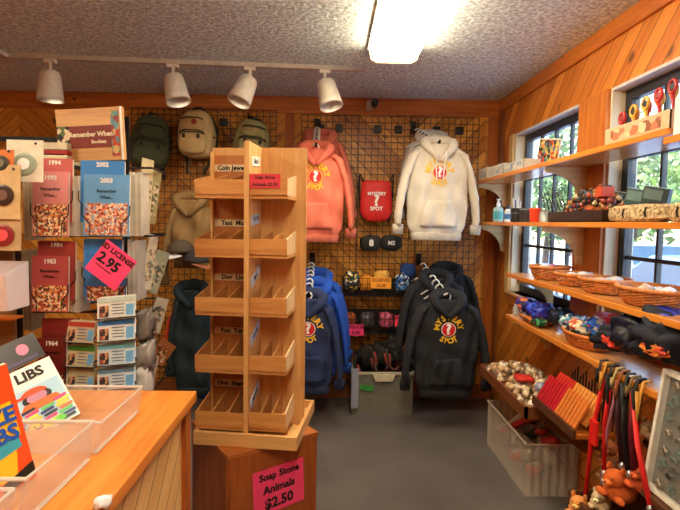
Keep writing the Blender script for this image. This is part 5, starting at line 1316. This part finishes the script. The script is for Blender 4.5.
# hanging yellow / black tangle under the front edge
for k in range(9):
    px = 600 + k * 5.4; c = at(px, 352, X=1.085); m = [(30, 26, 26), (200, 140, 50), (24, 22, 24), (170, 150, 100), (140, 76, 40), (30, 28, 28), (120, 96, 50)][k % 7]
    b = MB(); q0 = rr.uniform(0, 6); zt_ = Z4 + .01 
    b.tube([(1.12, c.y, zt_ + .012), (1.092, c.y, zt_ + .010), (1.080, c.y + .006 * math.sin(q0), zt_ - .04), (1.076, c.y + .012 * math.sin(q0 + 1), zt_ - .07 - .03 * (k % 3)), (1.084, c.y + .02, zt_ - .03)], .0075, 6, flat=.6)
    b.build('hanging_strap', M(m, .6), label=['black', 'amber', 'black', 'straw coloured', 'rust', 'black', 'mustard'][k % 7] + ' strap looped over the front edge of the lowest shelf', cat='strap', group='straps looped over the lowest shelf, ' + ['black', 'amber', 'black', 'straw', 'rust', 'black', 'mustard'][k % 7], smooth=True)
# lanyards
def lanyard(p0, p1, col, label, w=.009, lock=None):
    a = at(*p0[:2], X=p0[2]); c = at(*p1[:2], X=p1[2]); a.z = Z4 - .03; r = thing('lanyard', label, 'lanyard', (c.x, c.y, c.z))
    b = MB(); m_ = (a + c) / 2 + V((-.006, .01, 0)); b.tube([a + V((.0, 0, .0)), m_, c], w, 8, flat=.35); b.build('strap', M(col, .5), r, smooth=True)
    b = MB(); b.tube([a, V((1.103, a.y, Z4 + .004)), V((1.13, a.y, Z4 + .006))], .005, 6); b.build('hook_loop', BLKM, r)
    b = MB(); b.lathe([(.004, 0), (.009, .008), (.009, .02), (.004, .028)], c - V((0, 0, .028)), 10); b.build('metal_clip', M((180, 180, 186), .3, .8), r)
    if lock:
        d = a.lerp(c, .45); MB().box(d + V((-.006, 0, 0)), (.014, .05, .10)).build('card_pouch', M(lock, .4), r, bevel=.003)
lanyard((604, 375, 1.09), (585, 500, 1.06), (226, 26, 24), 'bright red lanyard with a red pouch hanging at the left of the cluster', .010, (224, 36, 30))
lanyard((611, 378, 1.09), (604, 470, 1.07), (214, 24, 22), 'short red lanyard beside the red pouch', .009)
lanyard((618, 380, 1.09), (603, 478, 1.08), (176, 110, 130), 'thin mauve lanyard in the cluster under the lowest shelf', .006)
lanyard((626, 380, 1.09), (629, 470, 1.09), (26, 20, 22), 'black lanyard in the middle of the cluster', .014)
lanyard((620, 380, 1.10), (622, 462, 1.10), (60, 24, 30), 'dark maroon lanyard left of the middle black one', .012)
lanyard((633, 383, 1.09), (650, 505, 1.04), (216, 26, 26), 'long red lanyard hanging at the right of the cluster', .009)
lanyard((638, 384, 1.1), (636, 470, 1.1), (110, 20, 34), 'dark red wide lanyard behind the long red one', .02)

# ---- low bins with shells
X0, X1, Y0, Y1, ZT = .985, XR - .022, 2.42, 3.20, .56
r = thing('low_bin_table', 'low wooden bin table filled with shells below the windows', 'bin table', ((X0 + X1) / 2, (Y0 + Y1) / 2, 0)); DW = wood((104, 56, 24), (136, 76, 34), 'y')
MB().bx(X0, X0 + .015, Y0, Y1, .48, ZT - .02).build('front_board', DW, r)
MB().bx(X0, X1, Y0, Y0 + .015, .48, ZT - .02).build('near_board', DW, r); MB().bx(X0, X1, Y1 - .015, Y1, .48, ZT - .02).build('far_board', DW, r)
MB().bx(X0 + .015, X1, Y0 + .015, Y1 - .015, .48, .49).build('bin_floor', DW, r)
MB().bx(X0 + .015, X1, (Y0 + Y1) / 2 - .006, (Y0 + Y1) / 2 + .006, .49, ZT - .01).build('bin_divider', DW, r)
for y in (Y0 + .03, (Y0 + Y1) / 2, Y1 - .05):
    MB().prism([(0, 0), (-.25, 0), (-.25, -.03), (-.03, -.18), (0, -.18)], (X1, y, .48), (1, 0, 0), (0, 0, 1), .016).build('wall_bracket', DW, r)
MB().bx(X0 + .015, X1, Y0 + .015, Y1 - .015, .49, ZT - .035).build('shell_fill', M((150, 120, 90), .7, var=.4, scale=80), label='bed of small shells filling the low wooden bin table', cat='shells', kind='stuff')
sp = [((232, 212, 176), 'cream'), ((214, 180, 130), 'tan'), ((244, 236, 220), 'white'), ((176, 140, 100), 'brown'), ((200, 170, 140), 'beige'), ((120, 96, 76), 'dark brown')]
pile(120, X0 + .02, X1 - .03, (Y0 + Y1) / 2 + .02, Y1 - .03, ZT - .03, .05, sp, 'seashell', '%s shell in the far half of the low bin table', 'shell', 'shells in the far half of the low bin table', (.014, .024), 5)
pile(120, X0 + .02, X1 - .03, Y0 + .03, (Y0 + Y1) / 2 - .02, ZT - .03, .05, sp, 'seashell', '%s shell in the near half of the low bin table', 'shell', 'shells in the near half of the low bin table', (.014, .026), 6)
c = at(524, 372, X=1.08); MB().blob((1.08, c.y, ZT + .045), (.05, .05, .014), 4, .3, 2, p=.6).build('red_packet', M((214, 50, 40), .4), label='red packet lying on the shells in the low bin table', cat='packet', smooth=True)
c = at(540, 385, X=1.05); b = MB(); b.blob((1.10, 2.52, ZT + .05), (.03, .03, .03), 4, .2); b.build('glass_ball', M((150, 150, 170), .1), label='grey glassy ball on the near end of the shells', cat='ball', smooth=True)

# ---- stick rack: red and gold packs
XA = 1.02; ya, yb = 1.98, 2.40
r = thing('stick_rack', 'slanted wooden rack of red and gold stick packs above the clear tote', 'rack', (XA + .1, (ya + yb) / 2, .60))
MB().bx(XA, XR - .02, ya, yb, .575, .59).build('rack_board', W_TRIMY, r)
MB().bx(XA - .012, XA, ya, yb, .572, .612).build('front_lip', W_DARK, r)
for y in (ya + .006, yb - .006): MB().prism([(0, 0), (-.25, 0), (-.25, -.03), (-.03, -.16), (0, -.16)], (XR - .02, y, .575), (1, 0, 0), (0, 0, 1), .014).build('wall_bracket', W_DARK, r)
sc_ = [((190, 30, 44), 'crimson'), ((214, 120, 50), 'gold'), ((206, 50, 40), 'red'), ((226, 150, 70), 'pale gold')]
for k in range(14):
    for row in range(2):
        y = yb - .03 - .0275 * k; i = (0 if k < 7 else 1) if row == 0 else (2 if k < 6 else 3)
        R = rotm(0, 0.5, 0); c = V((XA + .035 + row * .05, y, .662 + row * .015))
        q = MB(); q.box(c, (.007, .022, .135), R)
        q.build('stick_pack', M(sc_[i][0], .4, var=.25, scale=120), label=sc_[i][1] + ' stick pack standing in the slanted wooden rack', cat='stick pack', group=sc_[i][1] + ' stick packs in the slanted rack')
for k in range(16):
    y = 2.36 - .026 * k; b = MB(); b.tube([(XA + .16, y, .60), (XA + .17, y + .01, .74 + .02 * (k % 3))], .004, 5); b.build('dark_stick', M((34, 28, 26), .6), label='thin dark stick standing behind the red and gold packs', cat='stick', group='dark sticks behind the red and gold packs')

# ---- clear tote on the floor
X0, X1, Y0, Y1, ZT = 1.06, 1.338, 2.56, 3.20, .29
r = thing('clear_storage_tote', 'large clear plastic storage tote open on the floor below the stick rack', 'storage tote', ((X0 + X1) / 2, (Y0 + Y1) / 2, 0)); CT = clear('tote_plastic', (226, 212, 194), .25, .34)
def wall4(a, b_, nm):
    q = MB(); N = 12; vs = []; fs = []
    for j in range(N + 1):
        t_ = j / N; off = .004 * (1 if j % 2 else -1); d = (V(b_) - V(a)); nn = V((d.y, -d.x, 0)).normalized() * off
        p = V(a).lerp(V(b_), t_) + nn; vs += [(p.x, p.y, .004), (p.x, p.y, ZT)]
    for j in range(N): fs.append((2 * j, 2 * j + 2, 2 * j + 3, 2 * j + 1))
    q.add(vs, fs); q.build(nm, CT, r, solid=.004)
wall4((X0, Y0, 0), (X1, Y0, 0), 'near_wall'); wall4((X0, Y1, 0), (X1, Y1, 0), 'far_wall'); wall4((X0, Y0, 0), (X0, Y1, 0), 'aisle_wall'); wall4((X1, Y0, 0), (X1, Y1, 0), 'inner_wall')
MB().bx(X0, X1, Y0, Y1, .001, .005).build('tote_floor', CT, r)
b = MB(); b.tube([(X0 - .006, Y0 - .006, ZT), (X1 + .006, Y0 - .006, ZT), (X1 + .006, Y1 + .006, ZT), (X0 - .006, Y1 + .006, ZT)], .007, 6, closed=True); b.build('tote_rim', clear('tote_rim', (225, 205, 180), .2, .8), r)
rr = random.Random(21)
for k in range(16):
    y = Y0 + .1 + .45 * (k % 8) / 8 + rr.uniform(-.02, .02); x = X0 + .07 + .12 * (k // 8) + rr.uniform(-.02, .02); zz = .11 + .05 * (k % 3) + .04 * (k // 8)
    c_ = [(196, 44, 34), (226, 214, 190), (150, 130, 100), (206, 60, 44), (120, 116, 96), (230, 226, 214), (90, 70, 56), (200, 180, 140)][k % 8]; R = rotm(rr.uniform(-.5, .5), rr.uniform(-.6, .6), rr.uniform(0, 3))
    q = thing('wrapped_souvenir', ['red', 'white', 'khaki', 'scarlet', 'grey green', 'off white', 'brown', 'tan'][k % 8] + ' wrapped souvenir inside the large clear tote', 'souvenir', (x, y, zz), R=R, group=['red', 'white', 'khaki', 'scarlet', 'grey green', 'off white', 'brown', 'tan'][k % 8] + ' wrapped souvenirs in the clear tote')
    MB().blob((x, y, zz), (.05, .035, .03), k, .25, 2, R=R, p=.6).build('wrapping', M(c_, .3, var=.3, scale=60), q, smooth=True)
    MB().box(V((x, y, zz)) + R @ V((0, 0, .03)), (.05, .03, .004), R).build('paper_label', M((226, 220, 206), .5), q)
for k, (p0, p1, c_, l) in enumerate((((1.09, 3.0, .17), (1.17, 2.74, .37), (206, 50, 40), 'long red package leaning out of the large clear tote'), ((1.14, 3.08, .16), (1.20, 2.86, .36), (226, 214, 190), 'long cream package leaning beside the red one in the clear tote'), ((1.22, 2.98, .12), (1.26, 2.74, .34), (110, 96, 76), 'long drab package leaning at the back of the clear tote'))):
    p0, p1 = V(p0), V(p1); d = (p1 - p0); R = d.to_track_quat('X', 'Z').to_matrix(); c = (p0 + p1) / 2
    q = thing('long_package', l, 'package', p0, R=R)
    MB().box(c, (d.length, .07, .03), R).build('package_body', M(c_, .35, var=.3, scale=50), q, bevel=.006)
    MB().box(c + R @ V((.02, 0, .016)), (d.length * .5, .05, .003), R).build('package_label', collage('pkg', [c_, (236, 230, 214), (40, 40, 40), c_], 45), q)

# ---- crate with plush toys, lower right
X0, X1, Y0, Y1 = 1.0, 1.345, 1.60, 2.18
r = thing('toy_crate', 'dark wooden crate holding plush toys below the lanyards', 'crate', ((X0 + X1) / 2, (Y0 + Y1) / 2, 0)); 
b = MB()
MB().bx(X0, X0 + .015, Y0, Y1 - .21, 0, .36).build('front_side', W_DARK, r); MB().bx(X0, X1, Y0, Y0 + .015, 0, .36).build('near_side', W_DARK, r); MB().bx(X0, X1, Y1 - .21, Y1 - .195, 0, .36).build('far_side', W_DARK, r); MB().bx(X0, X1, Y0, Y1 - .2, .28, .295).build('crate_floor', W_DARK, r)
def plush(px, py, X, s, col, label, rz, sd, earp=True, face=1):
    c = at(px, py, X=X); r = thing('plush_toy', label, 'plush toy', (X, c.y, c.z - s), rz); R = rotm(0, 0, rz); m = M(col, .95, var=.15, scale=40, bump=.7, bs=260); o = V((X, c.y, c.z))
    MB().blob(o + R @ V((0, .2 * s, -.35 * s)), (s * .85, s * .8, s * .65), sd, .12).build('plush_body', m, r, smooth=True)
    MB().blob(o + R @ V((0, -.25 * s, .35 * s)), (s * .6, s * .55, s * .5), sd + 1, .08).build('head', m, r, smooth=True)
    MB().blob(o + R @ V((0, -.75 * s, .25 * s)), (s * .26, s * .24, s * .18), sd + 2, .05).build('muzzle', M(tuple(min(255, int(q * 1.2 + 16)) for q in col), .9), r, smooth=True)
    MB().blob(o + R @ V((0, -.98 * s, .32 * s)), (s * .07, s * .05, s * .05), 1, 0).build('nose', INK, r, smooth=True)
    for e in (-1, 1):
        MB().blob(o + R @ V((e * .42 * s, -.2 * s, .85 * s)), (s * .16, s * .09, s * .26), sd + 3, .08).build('ear', m, r, smooth=True)
        MB().blob(o + R @ V((e * .22 * s, -.74 * s, .48 * s)), (s * .055, s * .05, s * .06), 1, 0).build('eye', INK, r, smooth=True)
        MB().blob(o + R @ V((e * .55 * s, -.55 * s, -.55 * s)), (s * .22, s * .42, s * .2), sd + 4, .08).build('paw', m, r, smooth=True)
plush(612, 452, 1.17, .062, (150, 84, 44), 'brown plush animal among the lanyards', -1.0, 1)
plush(634, 448, 1.22, .062, (186, 96, 40), 'orange brown plush animal at the back of the crate', -.8, 2)
plush(618, 484, 1.10, .07, (206, 96, 34), 'large orange plush animal at the front of the crate', -1.2, 3)
plush(645, 478, 1.14, .062, (196, 84, 34), 'russet plush animal beside the framed pin display', -1.3, 4)
plush(610, 470, 1.12, .05, (120, 80, 50), 'dark brown plush animal under the red pouch', -.9, 5)
plush(580, 506, 1.02, .055, (226, 150, 80), 'light orange plush animal at the bottom edge of the picture', -.9, 6)
plush(600, 500, 1.08, .045, (216, 190, 150), 'cream plush animal next to the light orange one', -.9, 7)
plush(650, 430, 1.27, .045, (200, 170, 130), 'beige plush animal at the far side of the crate', -1, 8)

# ---- framed pin display on a cabinet
r = thing('low_cabinet', 'dark low cabinet under the framed pin display at the right edge', 'cabinet', (1.2, 1.1, 0))
MB().bx(1.06, XR - .02, .62, 1.58, 0, .56).build('cabinet_body', W_DARK, r); MB().bx(1.045, XR - .02, .60, 1.59, .56, .58).build('cabinet_top', W_DARK, r, bevel=.002)
TLp = V((1.075, 1.60, .992)); 
y0, y1, z0, z1 = .95, 1.615, .585, .985; Rl = rotm(0, .12, 0); base = V((1.065, 0, z0))
r = thing('pin_display_frame', 'white framed glass fronted display of small metal pins at the right edge', 'display frame', (1.07, (y0 + y1) / 2, z0))
W = lambda d, y, zz: base + Rl @ V((d, 0, zz - z0)) + V((0, y, 0))
def fb(y0_, y1_, z0_, z1_, d0, d1, nm, m):
    b = MB(); b.add([W(d, y, zz) for d in (d0, d1) for y in (y0_, y1_) for zz in (z0_, z1_)], [(0, 1, 3, 2), (4, 6, 7, 5), (0, 4, 5, 1), (2, 3, 7, 6), (0, 2, 6, 4), (1, 5, 7, 3)]); return b.build(nm, m, r)
FW = M((226, 220, 206), .35); 
fb(y0, y1, z1 - .016, z1, 0, .03, 'frame_rail', FW); fb(y0, y1, z0, z0 + .014, 0, .03, 'frame_rail', FW); fb(y1 - .014, y1, z0 + .014, z1 - .016, 0, .03, 'frame_rail', FW); fb(y0, y0 + .014, z0 + .014, z1 - .016, 0, .03, 'frame_rail', FW)
fb(y0 + .014, y1 - .014, z0 + .014, z1 - .016, .022, .026, 'felt_backing', M((96, 90, 76), .9, bump=.3))
fb(y0 + .014, y1 - .014, z0 + .014, z1 - .016, .004, .006, 'glass_pane', clear('pane', (200, 200, 195), .05, .1))
rr = random.Random(31); PW = M((120, 118, 112), .3, .8)
kinds = []
for kq in range(4):
    b = MB(); rj = random.Random(kq)
    for q in range(4): b.blob((rj.uniform(-.008, .008), rj.uniform(-.3, .3) * .01, rj.uniform(-.01, .01)), (.009, .005, .007), kq * 4 + q, .4, 3, 8, 6)
    kinds.append(b)
made = {}
PWS = [M((126, 122, 114), .3, .7), M((70, 96, 84), .4, .3), M((60, 56, 52), .4, .5), M((150, 140, 120), .35, .7)]
for i in range(9):
    for j in range(7):
        y = y1 - .05 - i * .065 + rr.uniform(-.006, .006); zz = z0 + .045 + j * .053 + rr.uniform(-.005, .005); p = W(.015, y, zz); q = rr.randrange(4)
        if q not in made:
            o = kinds[q].build('metal_pin', PWS[q], label='tiny %s metal pin inside the white framed display' % ['pewter', 'green tinted', 'dark', 'pale'][q], cat='pin', group='%s pins in the white framed display' % ['pewter', 'green tinted', 'dark', 'pale'][q], smooth=True, origin=(0, 0, 0)); made[q] = o
        else:
            o = made[q].copy(); COL.objects.link(o)
        o.location = p; o.rotation_euler = (rr.uniform(0, 6) * 0, .12, PI / 2 + rr.uniform(-.3, .3)); s_ = rr.uniform(1.3, 1.8); o.scale = (s_, s_, s_)
SC.view_settings.view_transform = 'Standard'; SC.view_settings.look = 'None'
SC.view_settings.gamma = 1.0; SC.view_settings.use_curve_mapping = False
SC.view_settings.exposure = EXPO
SC.cycles.max_bounces = 8; SC.cycles.transparent_max_bounces = 24
SC.cycles.use_denoising = True
for o in list(bpy.data.objects):
    for k in ('_m', '_p'):
        if k in o: del o[k]
